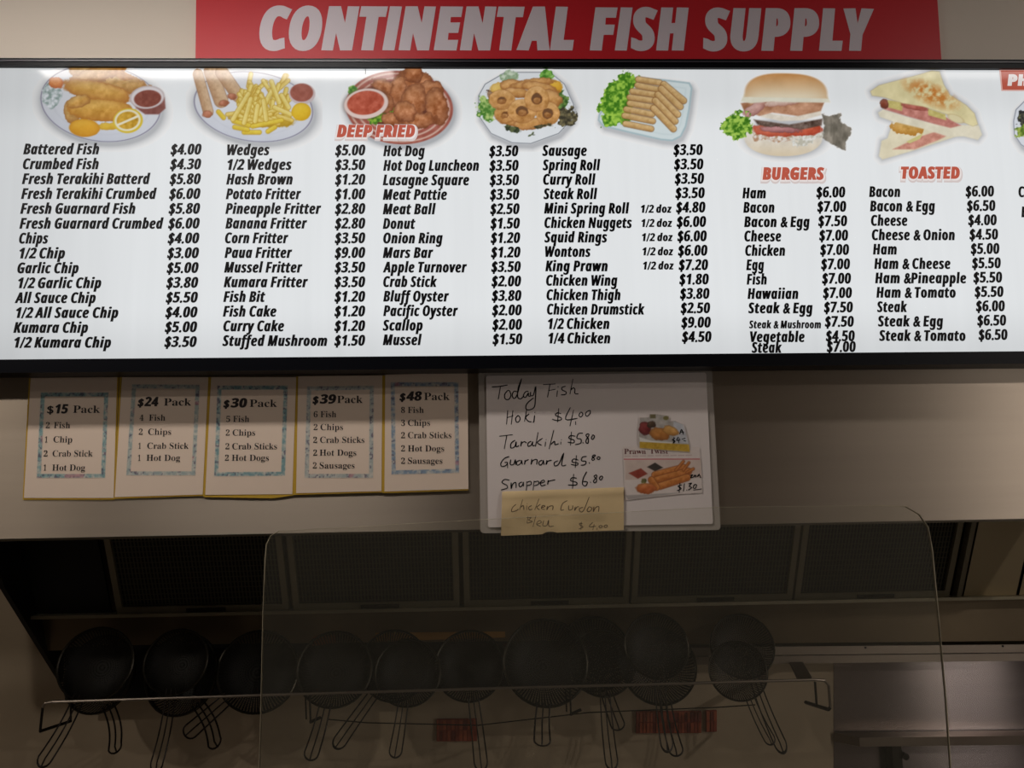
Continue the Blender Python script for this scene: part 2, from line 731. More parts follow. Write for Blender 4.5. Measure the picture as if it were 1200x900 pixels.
# ================================================================== STRUCTURE
YS = 2.00    # face of the menu box
YH = 2.085   # face of the hood and bulkhead
YW = 2.85    # wall behind the fryers
ZC = 3.27
mesh('floor', [(-3.2, -3, 0), (4.2, -3, 0), (4.2, 3, 0), (-3.2, 3, 0)], [(0, 1, 2, 3)], M_floor, kind='structure')
mesh('ceiling', [(-3.2, -3, ZC), (4.2, -3, ZC), (4.2, 3, ZC), (-3.2, 3, ZC)], [(3, 2, 1, 0)], M_ceil, kind='structure')
M_room = mat('room_wall', (150, 140, 126), .8)
mesh('wall_left', [(-3.2, -3, 0), (-3.2, 3, 0), (-3.2, 3, ZC), (-3.2, -3, ZC)], [(0, 1, 2, 3)], M_room, kind='structure')
mesh('wall_right', [(4.2, -3, 0), (4.2, 3, 0), (4.2, 3, ZC), (4.2, -3, ZC)], [(3, 2, 1, 0)], M_room, kind='structure')
mesh('wall_front', [(-3.2, -3, 0), (4.2, -3, 0), (4.2, -3, ZC), (-3.2, -3, ZC)], [(3, 2, 1, 0)], M_room, kind='structure')
MB().box((-3.2, YW, 0), (4.2, YW + .1, ZC)).build('wall_back', M_wall, kind='structure')
zt = P(600, 74, YH).z
MB().box((-3.2, YH, zt - .06), (4.2, YW, ZC)).build('wall_bulkhead', M_beige, kind='structure')

# ================================================================== BANNER SIGN
ban = empty('shop_sign', P(665, 70, YH - .012), 'long red shop sign board with big white slanted capitals above the menu box', 'sign')
MB().slab(pxquad([(229, 74), (1103.5, 74), (1094.5, -60), (230.5, -60)], YH - .012), .011).build('sign_board', M_red, ban)
C1 = [('Battered Fish', 27, 116), ('Crumbed Fish', 26.5, 115.5), ('Fresh Terakihi Batterd', 25.5, 176), ('Fresh Terakihi Crumbed', 24.5, 183.5),
      ('Fresh Guarnard Fish', 23.5, 158.5), ('Fresh Guarnard Crumbed', 22.5, 191.5), ('Chips', 22, 56.5), ('1/2 Chip', 22, 76), ('Garlic Chip', 20, 92),
      ('1/2 Garlic Chip', 20.5, 118.5), ('All Sauce Chip', 17, 112), ('1/2 All Sauce Chip', 18, 138.5), ('Kumara Chip', 15.5, 103), ('1/2 Kumara Chip', 16, 130)]
P1 = '4.00 4.30 5.80 6.00 5.80 6.00 4.00 3.00 5.00 3.80 5.50 4.00 5.00 3.50'.split()
C2 = [('Wedges', 266, 316), ('1/2 Wedges', 266, 342), ('Hash Brown', 265, 343), ('Potato Fritter', 264.5, 353), ('Pineapple Fritter', 264, 376.5),
      ('Banana Fritter', 264, 360), ('Corn Fritter', 263.5, 338), ('Paua Fritter', 263, 342.5), ('Mussel Fritter', 262.5, 354.5), ('Kumara Fritter', 262, 361),
      ('Fish Bit', 261.5, 311), ('Fish Cake', 261, 324), ('Curry Cake', 261.5, 333), ('Stuffed Mushroom', 260.5, 383.5)]
P2 = '5.00 3.50 1.20 1.00 2.80 2.80 3.50 9.00 3.50 3.50 1.20 1.20 1.20 1.50'.split()
C3 = [('Hot Dog', 449, 498), ('Hot Dog Luncheon', 449, 561.5), ('Lasagne Square', 448.5, 550), ('Meat Pattie', 448.5, 524), ('Meat Ball', 448.5, 511),
      ('Donut', 448.5, 487), ('Onion Ring', 449, 519), ('Mars Bar', 448.5, 508), ('Apple Turnover', 448.5, 547.5), ('Crab Stick', 449, 512.5),
      ('Bluff Oyster', 449, 526.5), ('Pacific Oyster', 449, 537), ('Scallop', 448.5, 495.5), ('Mussel', 448.5, 494.5)]
P3 = '3.50 3.50 3.50 3.50 2.50 1.50 1.20 1.20 3.50 2.00 3.80 2.00 2.00 1.50'.split()
C4 = [('Sausage', 635.5, 688), ('Spring Roll', 636, 704), ('Curry Roll', 636.5, 698.5), ('Steak Roll', 637, 700.5), ('Mini Spring Roll', 637.5, 738),
      ('Chicken Nuggets', 638, 741), ('Squid Rings', 638, 712), ('Wontons', 639, 692.5), ('King Prawn', 639, 712.5), ('Chicken Wing', 640, 724),
      ('Chicken Thigh', 640.5, 727.5), ('Chicken Drumstick', 641, 756), ('1/2 Chicken', 642, 714.5), ('1/4 Chicken', 642.5, 715.5)]
P4 = '3.50 3.50 3.50 3.50 4.80 6.00 6.00 6.00 7.20 1.80 3.80 2.50 9.00 4.50'.split()
C5 = [('Ham', 870, 898), ('Bacon', 871, 908), ('Bacon & Egg', 872, 949.5), ('Cheese', 872.5, 916), ('Chicken', 873.5, 920.5), ('Egg', 874.5, 896),
      ('Fish', 875, 899), ('Hawaiian', 876, 936), ('Steak & Egg', 877, 953), ('Steak & Mushroom', 878, 962.5), ('Vegetable', 879.5, 943.5), ('Steak', 881, 917)]
P5 = '6.00 7.00 7.50 7.00 7.00 7.00 7.00 7.00 7.50 7.50 4.50 7.00'.split()
C6 = [('Bacon', 1018.5, 1055.5), ('Bacon & Egg', 1019.5, 1096.5), ('Cheese', 1021, 1064), ('Cheese & Onion', 1022, 1119.5), ('Ham', 1023, 1051.5),
      ('Ham & Cheese', 1024.5, 1114.5), ('Ham &Pineapple', 1025.5, 1133), ('Ham & Tomato', 1027, 1120.5), ('Steak', 1028, 1064), ('Steak & Egg', 1029, 1106),
      ('Steak & Tomato', 1030.5, 1132)]
P6 = '6.00 6.50 4.00 4.50 5.00 5.50 5.50 5.50 6.00 6.50 6.50'.split()
CARDS = [
    dict(c=[(36, 443), (137, 442), (133, 583.5), (28, 583.5)], b=[(48, 460), (127, 460), (123, 560), (43, 560)], yel=[(34, 443), (139, 442), (134, 585.5), (26.5, 585.5)],
         d=('$', '15', 55, 62.5, 64.5, 79.5), pk=(85.5, 117, 484.3), L=[('2', 'Fish', 53.5, 63, 82, 501.8), ('1', 'Chip', 52.5, 62.5, 84.5, 518.5), ('2', 'Crab Stick', 51, 61.5, 108.5, 535), ('1', 'Hot Dog', 51, 61, 99.5, 551.5)]),
    dict(c=[(143, 442), (244, 442), (237.5, 579.5), (134.5, 582.5)], b=[(155, 450.5), (234, 451), (229, 557), (148, 557)], yel=[(140, 442), (246, 442), (240, 581), (134, 584.5)],
         d=('$', '24', 161, 168.5, 169, 185.5), pk=(192, 224, 475.8), L=[('4', 'Fish', 163.5, 174.5, 193.5, 493), ('2', 'Chips', 162.5, 173.5, 200.5, 509.5), ('1', 'Crab Stick', 162, 172.5, 221, 526), ('1', 'Hot Dog', 161.5, 171.5, 211, 540)]),
    dict(c=[(247.5, 442), (347, 442), (342.5, 579), (240.5, 580)], b=[(255, 452), (337, 452), (334, 557.5), (251, 558)], yel=[(245, 442), (349, 442), (344, 580.5), (320, 584), (238.5, 582.5)],
         d=('$', '30', 261.5, 269, 270, 289.5), pk=(292.5, 324.5, 477.3), L=[('5', 'Fish', 265, 273, 292, 494.5), ('2', 'Chips', 264.5, 272.5, 299, 510.5), ('2', 'Crab Sticks', 264, 272, 324.5, 526.5), ('2', 'Hot Dogs', 263.5, 271.5, 315, 540)]),
    dict(c=[(349.5, 441), (448, 440), (447, 575.5), (347, 578)], b=[(360, 453), (438, 452), (437, 560), (357, 560)], yel=[(347.5, 441), (451, 440), (450, 577), (344, 580)],
         d=('$', '39', 366, 373.5, 374.5, 394), pk=(395, 425, 472.8), L=[('6', 'Fish', 367.5, 375.5, 394, 489), ('2', 'Chips', 367.5, 375.5, 402, 504), ('2', 'Crab Sticks', 367, 375, 427, 519), ('2', 'Hot Dogs', 367, 374.5, 417.5, 534), ('2', 'Sausages', 366.5, 374.5, 415.5, 549)]),
    dict(c=[(451.5, 439), (548, 437), (549, 573), (450.5, 576)], b=[(458, 448), (537, 448), (538, 554), (459, 556)], yel=[(449.5, 440), (548, 438), (549, 574.5), (448.5, 578)],
         d=('$', '48', 468, 475.5, 476, 494.5), pk=(497, 527, 469.3), L=[('8', 'Fish', 470, 478, 496.5, 484), ('3', 'Chips', 470, 478, 504, 499), ('2', 'Crab Sticks', 470, 478, 529, 513.5), ('2', 'Hot Dogs', 470, 478, 520.5, 529), ('2', 'Sausages', 470, 478, 518.5, 543.5)])]

# every glyph is prepared in one go
allt = [('menu', t[0]) for c in (C1, C2, C3, C4, C5, C6) for t in c] + [('menu', '$0123456789./ 1/2 doz CET')]
allt += [('head', 'CONTINENTAL FISH SUPPLY DEEP FRIED BURGERS TOASTED PH'), ('head', 'l')]
allt += [('roman', l[0] + l[1] + 'Pack$') for c in CARDS for l in c['L']] + [('heavy', '0123456789$'), ('roman', 'Prawn Twist'), ('serif', 'Pack$')]
collect(allt)

mb = MB()
for w_, a, b, c_, y in (('CONTINENTAL', 303.5, 673, 47.5, 57), ('FISH', 691, 809.5, 46.5, 57.2), ('SUPPLY', 824, 1028, 46, 57.6)):
    mb = MB()
    text_px(mb, 'head', w_, a, b, y, YH - .0125, c_)
    mb.build('lettering', M_letter, ban, kind=None)

# ================================================================== MENU LIGHT BOX
box = empty('menu_light_box', P(600, 428, YS), 'wide backlit white menu board in a black frame listing fried food prices', 'menu board')
PAN = [(-60, 422.3), (1270, 411.4), (1270, 79.8), (-60, 76.8)]
MB().slab(pxquad(PAN, YS + .004), .02).build('backlit_panel', M_panel, box)
MB().slab(pxquad([(-60, 77.3), (1270, 80.3), (1270, 69.8), (-60, 67.8)], YS - .006), .085).build('frame_rail', M_frame, box)
MB().slab(pxquad([(-60, 437.5), (1270, 425.6), (1270, 411), (-60, 421.8)], YS - .006), .085).build('frame_rail', M_frame, box)
MB().slab(pxquad([(-60, 71.2), (1270, 73.4), (1270, 72.2), (-60, 69.9)], YS - .0085), .003).build('frame_bead', mat('bead', (70, 66, 74), .3), box)
# seam of the backlit sheet
MB().slab(pxquad([(427.8, 102), (428.6, 102), (428.6, 78), (427.8, 78)], YS + .0035), .0004).build('seam', mat('seam_grey', (150, 150, 150), .5), box)
YT = YS + .0025


def column(items, prices, yn0, yn1, xp0, xp1, yp0, yp1, cap=12.4, n=None):
    n = n or len(items)
    mb = MB()
    for i, (t, a, b) in enumerate(items):
        y = yn0 + (yn1 - yn0) * i / (n - 1)
        c = cap
        if t == 'Steak & Mushroom':
            c = 9
            y += .8
        if t == 'Steak' and n == 12:
            y = yn0 + (yn1 - yn0) * 10.75 / 11
        text_px(mb, 'menu', t, a, b, y, YT, c)
    mb.build('item_lettering', M_ink, box)
    mb = MB()
    for i, p in enumerate(prices):
        k = i / (n - 1)
        y = yp0 + (yp1 - yp0) * k
        if n == 12 and i == 11:
            y = yp0 + (yp1 - yp0) * 10.75 / 11
        a = xp0[0] + (xp1[0] - xp0[0]) * k
        b = xp0[1] + (xp1[1] - xp0[1]) * k
        text_px(mb, 'menu', '$' + p, a, b, y, YT, cap)
    mb.build('price_lettering', M_ink, box)


column(C1, P1, 180.8, 407.4, (199.5, 236), (192.2, 230.5), 181, 406.5)
column(C2, P2, 181.8, 405.4, (392.5, 428.2), (391.5, 428), 182, 405)
column(C3, P3, 183, 404.4, (573, 607.7), (577, 612.4), 183, 403.3)
column(C4, P4, 182.6, 402.4, (789, 824), (799, 834.3), 181.5, 400.6)
column(C5, P5, 232.4, 417.6, (956.5, 991.2), (968.8, 1003.5), 231.2, 416.5, n=12)
column(C6, P6, 230.8, 399.4, (1131.5, 1165.7), (1146.7, 1181.5), 230.2, 398.2)
mb = MB()
for i in range(4, 9):
    k = (i - 4) / 4
    text_px(mb, 'menu', '1/2 doz', 751 + 2.5 * k, 787.5 + 2.5 * k, 249.3 + 66.5 * k, YT, 9.2)
mb.build('small_lettering', M_ink, box)
mb = MB()
text_px(mb, 'menu', 'C', 1194, 1202, 231, YT, 12.4)
mb.build('small_lettering', M_ink, box)
mb = MB()
text_px(mb, 'menu', 'E', 1197, 1205, 254.5, YT, 12.4)
mb.build('small_lettering', M_ink, box)


def heading(s, a, b, y, cap):
    mb = MB()
    text_px(mb, 'headsh', s, a - 2.6, b + 3.4, y + 2.2, YT - .0001, cap + .2)
    mb.build('heading_shade', M_hsh, box)
    mb = MB()
    text_px(mb, 'headout', s, a - 1.9, b + 1.9, y + .9, YT - .0003, cap + .2)
    mb.build('heading_outline', M_hwhite, box)
    mb = MB()
    text_px(mb, 'head', s, a, b, y, YT - .0006, cap)
    mb.build('heading', M_hred, box)


heading('DEEP FRIED', 394.5, 486.5, 160.3, 13.6)
heading('BURGERS', 893.5, 967, 210.2, 13.6)
heading('TOASTED', 1056.5, 1125.5, 209, 13.2)
MB().slab(pxquad([(1173.5, 106.5), (1262, 107), (1262, 81), (1171, 81)], YT - .0002), .0003).build('heading_outline', M_hglow, box)
MB().slab(pxquad([(1175, 105), (1260, 105.5), (1260, 82.5), (1173, 82.5)], YT - .0004), .0002).build('heading_plate', M_hred, box)
mb = MB()
text_px(mb, 'head', 'PH', 1180.5, 1207, 100, YT - .0006, 12.5)
mb.build('heading', M_hwhite, box)

# ------------------------------------------------------------------ printed dishes
WH = (255, 255, 255)
GOLD, GDK, GLT = (216, 170, 98), (158, 100, 44), (240, 216, 162)


def plate_ell(p, cx, cy, rx, ry, rot, line=(70, 60, 90), inner=(232, 235, 243)):
    sd, u, v = p.ell(cx, cy, rx, ry, rot)
    sd2, _, _ = p.ell(cx + 2, cy + 4, rx, ry, rot)
    p.shadow(sd2, .45, 9)
    k = np.clip(np.hypot(u, v), 0, 1)[..., None]
    col = np.array((238, 240, 246)) * (1 - k * .06) - np.clip(v, 0, 1)[..., None] * np.array((14, 12, 6))
    p.over(sd, col)
    p.over(np.abs(sd + .7) - .25, line, .6, .75)
    p.over(np.abs(sd + 9) - .4, (205, 208, 218), 1.2, .6)


# 1 battered fish
p = Pic(38, 73, 204, 178)
plate_ell(p, 118, 121, 71.5, 45, 8)
p.leaf(60, 112, 12, 14, 0, (150, 170, 165), (235, 240, 245), 4)
p.lump(66, 97, 9, 6.5, 10, (225, 140, 70), (190, 90, 40), (245, 180, 120))
p.lump(84, 131, 9, 14, -10, GOLD, GDK, GLT)
p.lump(128, 93, 49, 13, 14, GOLD, GDK, GLT, 34, 5, 2, 2)
p.lump(112, 88, 32, 9, -16, (206, 152, 80), GDK, (232, 196, 136), 30, 4, 2, 3)
p.over(p.poly([(128, 86), (143, 76), (149, 79), (146, 84), (160, 92), (146, 95)]), p.tex((190, 130, 60), 24, 4))
p.lump(114, 107, 41, 11.5, 12, (226, 172, 82), (170, 100, 36), (244, 212, 146), 26, 6)
p.lump(118, 129, 40, 13, 4, (224, 168, 72), (180, 112, 36), (243, 208, 130), 26, 5)
p.lump(92, 119, 14, 7, -15, (228, 172, 84), GDK, GLT)
p.lump(128, 148, 14, 4, 0, (232, 190, 60), (200, 150, 40), (245, 215, 110), 10)
p.lump(99, 150, 18, 10.5, 3, (232, 170, 44), (204, 136, 24), (248, 205, 90), 12, 8, 2, .3)
sd, _, _ = p.ell(150, 141.5, 17.5, 14.5, -8)
p.over(sd, (226, 196, 60))
sd, _, _ = p.ell(149.5, 141, 15.3, 12.6, -8)
p.over(sd, (243, 236, 205))
sd, u, v = p.ell(149.5, 141, 12.8, 10.2, -8)
p.over(sd, p.tex((212, 165, 50), 30, 4))
p.over(p.cap((138, 146.5), (162, 136), 1.3)[0], (246, 240, 215))
p.over(p.poly([(153, 118), (193, 114), (194, 127), (186, 134), (170, 134), (160, 127)]), p.tex((140, 84, 76), 12, 5), .9)
sd, _, _ = p.ell(172.5, 114, 20.5, 13.5, -6)
p.over(sd, (205, 190, 190))
sd, _, _ = p.ell(172.5, 114, 18.8, 12, -6)
p.over(sd, (232, 224, 226))
sd, _, _ = p.ell(173, 115.5, 16, 10, -6)
p.over(sd, p.tex((140, 72, 58), 16, 4))
p.build('food_photo', YT, M_food, box, 'printed photo of battered fish with lemon and sauce')

# 2 chips and hot dogs
p = Pic(218, 74, 378, 178)
plate_ell(p, 297, 125, 71, 41, 8)
for a, b, w in (((232, 87), (244, 131), 6), ((247, 84), (259, 118), 8.2), ((260, 85), (279, 112), 7.6)):
    p.over(p.cap((a[0] - 1, a[1] - 6), a, 1)[0], (190, 160, 120))
    p.stick(a, b, w, (212, 176, 138), (160, 112, 74), (232, 206, 178), 18)
for x, y in ((262, 121), (243, 134), (272, 113)):
    p.lump(x, y, 6, 4, 0, (190, 120, 90), (140, 80, 50), (220, 160, 130))
rr = random.Random(5)
p.lump(308, 140, 38, 9, 4, (205, 170, 50), (180, 140, 30), (225, 195, 80), 20)
chips = []
for i in range(64):
    x = rr.uniform(278, 336)
    y = 92 + rr.random() ** .8 * 50
    if x < 290 and y < 104:
        continue
    an = math.radians(rr.choice([60, 75, 100, 115, 125, 50]) + rr.uniform(-12, 12))
    if y > 132:
        an = math.radians(rr.uniform(-25, 35))
    chips.append((x, y, an, rr.uniform(7, 12)))
chips.sort(key=lambda t: t[1])
for x, y, an, L in chips:
    c, s_ = math.cos(an) * L, math.sin(an) * L
    h = rr.uniform(-10, 10)
    p.stick((x - c, y - s_ * .9), (x + c, y + s_ * .9), 2.5, (240 + h * .6, 216 + h, 120 + h), (196, 154, 44), (252, 240, 178), 10)
for a, b in (((256, 131), (262, 138)), ((274, 142), (292, 147)), ((296, 148), (330, 141)), ((286, 155), (304, 155)), ((314, 154), (322, 149)), ((275, 149), (290, 152))):
    p.stick(a, b, 2.7, (232, 204, 70), (196, 154, 30), (248, 230, 120), 8)
for a, b in (((273, 140), (291, 110)), ((286, 144), (294, 116)), ((304, 134), (320, 104)), ((299, 142), (302, 124)), ((318, 96), (327, 120)), ((312, 140), (309, 118)), ((322, 126), (340, 134)), ((330, 112), (338, 126))):
    p.stick(a, b, 2.9, (243, 222, 130), (200, 160, 50), (253, 242, 185), 8)
sd, _, _ = p.ell(354, 110, 15.5, 12.6, 0)
p.over(sd, (214, 196, 196))
sd, _, _ = p.ell(353.5, 108.5, 13.5, 10.6, 0)
p.over(sd, p.tex((168, 96, 80), 12, 5))
p.lump(353, 131, 11.5, 10.5, -10, (240, 200, 48), (214, 164, 20), (250, 222, 100), 10, 5, 2, .3)
p.build('food_photo', YT, M_food, box, 'printed photo of golden chips with hot dogs')

# 3 fried chicken
p = Pic(395, 78, 542, 178)
sd, u, v = p.ell(468, 126, 63, 43, 4)
sd2, _, _ = p.ell(470, 130, 63, 43, 4)
p.shadow(sd2, .5, 8)
p.over(sd, p.tex((168, 92, 78), 14, 6))
for o_ in (3.2, 8.5, 13.5):
    p.over(np.abs(sd + o_) - .7, (236, 212, 196), .9, .9)
sd, _, _ = p.ell(468, 124, 47, 29, 4)
p.over(sd, (110, 58, 40), 1.5)
p.leaf(446, 133, 20, 11, -10, (70, 120, 30), (150, 195, 60))
p.leaf(413, 106, 6, 5, 0, (70, 130, 50), (150, 195, 90), 4)
CB, CD, CL = (192, 122, 78), (116, 62, 36), (228, 172, 126)
for a in ((487, 96, 22, 15, 20), (452, 103, 18, 9, 30), (484, 87, 12, 10, 0), (505, 108, 15, 14, 0), (466, 108, 9, 20, 12), (484, 122, 15, 24, 14),
          (512, 125, 13, 22, -12), (451, 122, 11, 12, -30), (462, 140, 14, 9, 10), (490, 141, 22, 9, -4), (474, 131, 14, 12, 20)):
    p.lump(*a, CB, CD, CL, 46, 5, wob=2.4)
sd, _, _ = p.ell(429, 121.5, 26, 17.6, -8)
p.shadow(sd, .4, 4, (90, 60, 50))
p.over(sd, (238, 214, 206))
sd, _, _ = p.ell(428.5, 120.5, 21.8, 14, -8)
p.over(sd, p.tex((196, 92, 68), 24, 5))
p.build('food_photo', YT, M_food, box, 'printed photo of fried chicken pieces beside dipping sauce')

# 4 onion rings
p = Pic(552, 80, 682, 178)
oct_ = [(560, 112), (568, 98), (592, 84), (645, 84), (662, 98), (673, 122), (671, 140), (655, 157), (622, 169), (600, 168), (575, 157), (561, 137)]
sd = p.poly(oct_)
p.shadow(p.poly([(x + 2, y + 4) for x, y in oct_]), .45, 8)
p.over(sd, np.array((236, 240, 244)))
p.over(np.abs(sd + .8) - .25, (50, 54, 66), .6, .85)
p.leaf(598, 90, 10, 8, 0, (150, 175, 140), (215, 228, 205), 5)
p.leaf(641, 90, 8, 8, 20, (70, 130, 40), (140, 195, 90), 6)
p.leaf(570, 126, 12, 14, -30, (80, 135, 50), (190, 215, 130))
p.leaf(577, 112, 7, 6, 0, (90, 60, 50), (170, 140, 110), 5)
p.leaf(655, 118, 10, 14, -20, (60, 100, 40), (140, 170, 90))
p.leaf(664, 137, 11, 12, 30, (62, 58, 44), (128, 118, 84), 9)
p.lump(648, 101, 11, 7.5, 10, (232, 180, 60), (200, 140, 30), (248, 214, 110), 8)
p.lump(583, 103, 9, 6, -10, (238, 200, 110), (200, 150, 60), (248, 226, 160), 10)
OB, OD, OL = (214, 158, 92), (140, 84, 40), (240, 200, 146)
for a in ((600, 100, 14, 7, 0), (624, 98, 26, 6, -8), (632, 103, 22, 7, 12), (606, 109, 16, 6, 5), (646, 115, 14, 9, 30), (600, 140, 18, 8, 10), (622, 145, 20, 7, -5)):
    p.lump(*a, OB, OD, OL, 28, 5)
for a in ((592, 134, 13, 10, 3.4), (642, 133, 14, 14, 3.9), (588, 117, 15.5, 11.5, 3.9), (612, 130, 17, 14, 4.1), (629, 116, 14.5, 15, 4)):
    p.ring(*a, 0, OB, OD, OL)
    p.lump(a[0], a[1] + 2, a[2] * .32, a[3] * .26, 0, (176, 122, 70), OD, (206, 156, 100), 30, 3)
p.leaf(605, 152, 14, 3, 15, (50, 60, 40), (100, 110, 70), 5)
p.leaf(633, 148, 10, 1.6, -10, (60, 60, 40), (110, 100, 70), 3)
p.build('food_photo', YT, M_food, box, 'printed photo of onion rings on a white plate')

# 5 spring rolls
p = Pic(694, 78, 822, 178)
pl = [(738, 90), (775, 93), (808, 97), (811, 103), (808, 128), (804, 148), (798, 160), (788, 165), (775, 164), (740, 156), (707, 148), (701, 141), (702, 134), (712, 120)]
sd = p.poly(pl)
p.shadow(p.poly([(x + 2, y + 4) for x, y in pl]), .4, 8)
p.over(sd - .5, (178, 200, 206))
p.over(sd + 1.5, (222, 234, 236))
p.over(np.abs(sd + 7) - .4, (196, 212, 216), 1.3, .6)
for a in ((736, 95, 11, 11), (722, 108, 14, 13), (714, 124, 13, 12), (726, 132, 15, 14), (716, 140, 12, 9), (728, 116, 12, 12)):
    p.leaf(*a, 0, (66, 128, 24), (170, 216, 80), 8)
RB, RD, RL = (214, 176, 118), (140, 94, 48), (240, 216, 172)
for a, b in (((748, 93), (773, 97)), ((747, 100), (771, 105)), ((741, 107), (768, 111)), ((738, 114), (766, 118)), ((738, 121), (766, 126)), ((733, 145), (763, 151)), ((734, 128), (764, 134)), ((732, 135.5), (765, 142))):
    p.stick(a, b, 3.6, RB, RD, RL, 18)
for a, b in (((778, 99), (801, 118)), ((775, 104), (797, 125)), ((771, 111), (794, 134)), ((768, 118), (791, 142)), ((766, 127), (789, 151))):
    p.stick(a, b, 4, RB, RD, RL, 18)
p.build('food_photo', YT, M_food, box, 'printed photo of stacked spring rolls with lettuce')

# 6 burger
p = Pic(838, 80, 1006, 192)
p.shadow(p.ell(920, 162, 44, 22, 0)[0], .4, 8)
sd, u, v = p.ell(918, 160, 46, 23, 0, 2.2)
k = np.clip((p.Y - 158) / 24, 0, 1)[..., None]
p.over(np.maximum(sd, 150 - p.Y), p.tex((238, 232, 222), 14, 7) * (1 - k * .7) + np.array((228, 206, 168)) * k * .7)
p.leaf(903, 160, 22, 6, 5, (190, 150, 120), (240, 236, 230), 6)
p.leaf(948, 158, 18, 9, -25, (200, 196, 180), (244, 244, 240), 7)
p.lump(908, 153, 26, 7, 3, (214, 112, 84), (170, 66, 44), (232, 150, 120), 22)
p.lump(944, 152, 19, 7, -4, (208, 96, 68), (170, 60, 40), (228, 140, 110), 20)
p.over(p.poly([(883, 140), (925, 146), (964, 139), (963, 147), (935, 153), (905, 151), (888, 146)]), p.tex((104, 84, 74), 34, 4), 1)
p.lump(915, 152, 24, 3.4, 2, (190, 130, 130), (120, 70, 70), (216, 170, 170), 18)
p.over(p.poly([(888, 131), (930, 137), (962, 128), (962, 135), (940, 141), (915, 142), (892, 137)]), p.tex((238, 228, 212), 12, 4), .9)
p.over(p.poly([(868, 121), (885, 118), (925, 118), (966, 120), (962, 130), (935, 136), (905, 132), (890, 136), (872, 130)]), p.tex((192, 140, 108), 40, 9), .9)
p.lump(884, 128, 15, 6, -30, (214, 168, 158), (150, 96, 90), (238, 206, 200), 26)
p.lump(915, 121, 22, 3.5, -6, (222, 190, 176), (170, 110, 90), (240, 220, 206), 22)
p.over(p.poly([(872, 110), (970, 113), (973, 120), (930, 120), (905, 119), (880, 121), (868, 119)]), p.tex((238, 234, 214), 8, 8), .9)
sd, u, v = p.ell(921, 113, 48.5, 27, 1.5, 2.6)
k = np.clip((p.Y - 88) / 24, 0, 1)[..., None]
side = np.clip(np.abs(u), 0, 1)[..., None] ** 4
col = (p.tex((208, 150, 90), 12, 14) * (1 - k) + np.array((242, 226, 196)) * k)
col = col * (1 - side * .35) + np.array((186, 122, 62)) * side * .35
p.over(np.maximum(sd, p.Y - 114.5 - (p.X - 921) * .02), col, .9)
p.leaf(864, 147, 17, 15, 0, (62, 120, 24), (174, 214, 90), 9)
lf = p.poly([(963, 133), (972, 136), (986, 132), (984, 142), (998, 150), (997, 158), (991, 166), (991, 177), (980, 172), (964, 162), (966, 148)])
n = noise(p.X, p.Y * .6, 6)[..., None]
p.over(lf + (noise(p.X, p.Y, 3) - .5) * 3, np.array((76, 72, 62)) * (1 - n) + np.array((176, 166, 152)) * n, .8)
p.build('food_photo', YT, M_food, box, 'printed photo of a tall burger')

# 7 toasted sandwich
p = Pic(1010, 78, 1160, 196)
top = [(1020, 107), (1030, 100), (1075, 88), (1092, 83), (1101, 84), (1106, 99), (1113, 111), (1132, 123), (1142, 133), (1146, 146), (1140, 148), (1128, 143), (1110, 134), (1082, 125), (1058, 121), (1036, 114), (1022, 112)]
low = [(1029, 132), (1035, 128), (1060, 136), (1095, 145), (1120, 146), (1147, 147), (1151, 158), (1146, 164), (1130, 160), (1110, 160), (1086, 152), (1045, 142), (1031, 137)]
bot = [(1047, 142), (1082, 148), (1112, 150), (1128, 152), (1130, 157), (1102, 166), (1072, 176), (1034, 187), (1030, 183), (1033, 165), (1040, 162)]
p.shadow(np.minimum(np.minimum(p.poly(top), p.poly(low)), p.poly(bot)), .4, 8)
p.over(p.poly(bot), p.tex((236, 226, 196), 12, 8), .9)
p.lump(1062, 150, 18, 7, 8, (216, 168, 90), (190, 130, 50), (232, 200, 140), 30, 4, wob=3)
p.over(p.poly([(1046, 175), (1078, 160), (1104, 152), (1118, 155), (1100, 164), (1072, 175)]), p.tex((214, 150, 132), 26, 5), .9)
p.over(p.poly([(1062, 166), (1082, 156), (1078, 163), (1066, 168)]), (216, 206, 140))
p.over(p.poly(low), p.tex((238, 230, 206), 12, 8), .9)
p.over(p.poly([(1033, 120), (1036, 117), (1060, 121), (1088, 128), (1110, 138), (1126, 147), (1114, 150), (1094, 145), (1062, 136), (1036, 128)]), p.tex((206, 136, 124), 26, 6), .9)
for q in ([(1040, 117), (1058, 120), (1057, 130), (1041, 126)], [(1087, 127), (1108, 134), (1109, 141), (1088, 135)]):
    p.over(p.poly(q), p.tex((206, 192, 118), 16, 4), .7)
p.lump(1072, 125, 16, 4, 12, (196, 110, 96), (140, 70, 60), (214, 150, 140), 20)
p.lump(1036, 122, 5, 6, 0, (150, 80, 60), (90, 50, 40), (190, 130, 110), 20)
p.over(p.poly(top), p.tex((234, 222, 172), 14, 10), .8)
sd, u, v = p.ell(1091, 110, 42, 15, 24)
a = np.clip(-sd / 9, 0, 1) * np.clip((noise(p.X, p.Y, 5) - .32) * 3, 0, 1)
p.C = p.C * (1 - a[..., None] * .9) + np.array((204, 124, 50)) * a[..., None] * .9
p.over(np.abs(p.poly(top)) - .1, (170, 140, 90), .7, .45)
sd, _, _ = p.ell(1120, 139, 10, 4, 22)
p.over(sd, (232, 220, 176))
p.over(np.abs(sd) - .2, (190, 160, 110), .8, .6)
p.build('food_photo', YT, M_food, box, 'printed photo of a toasted ham and pineapple sandwich')

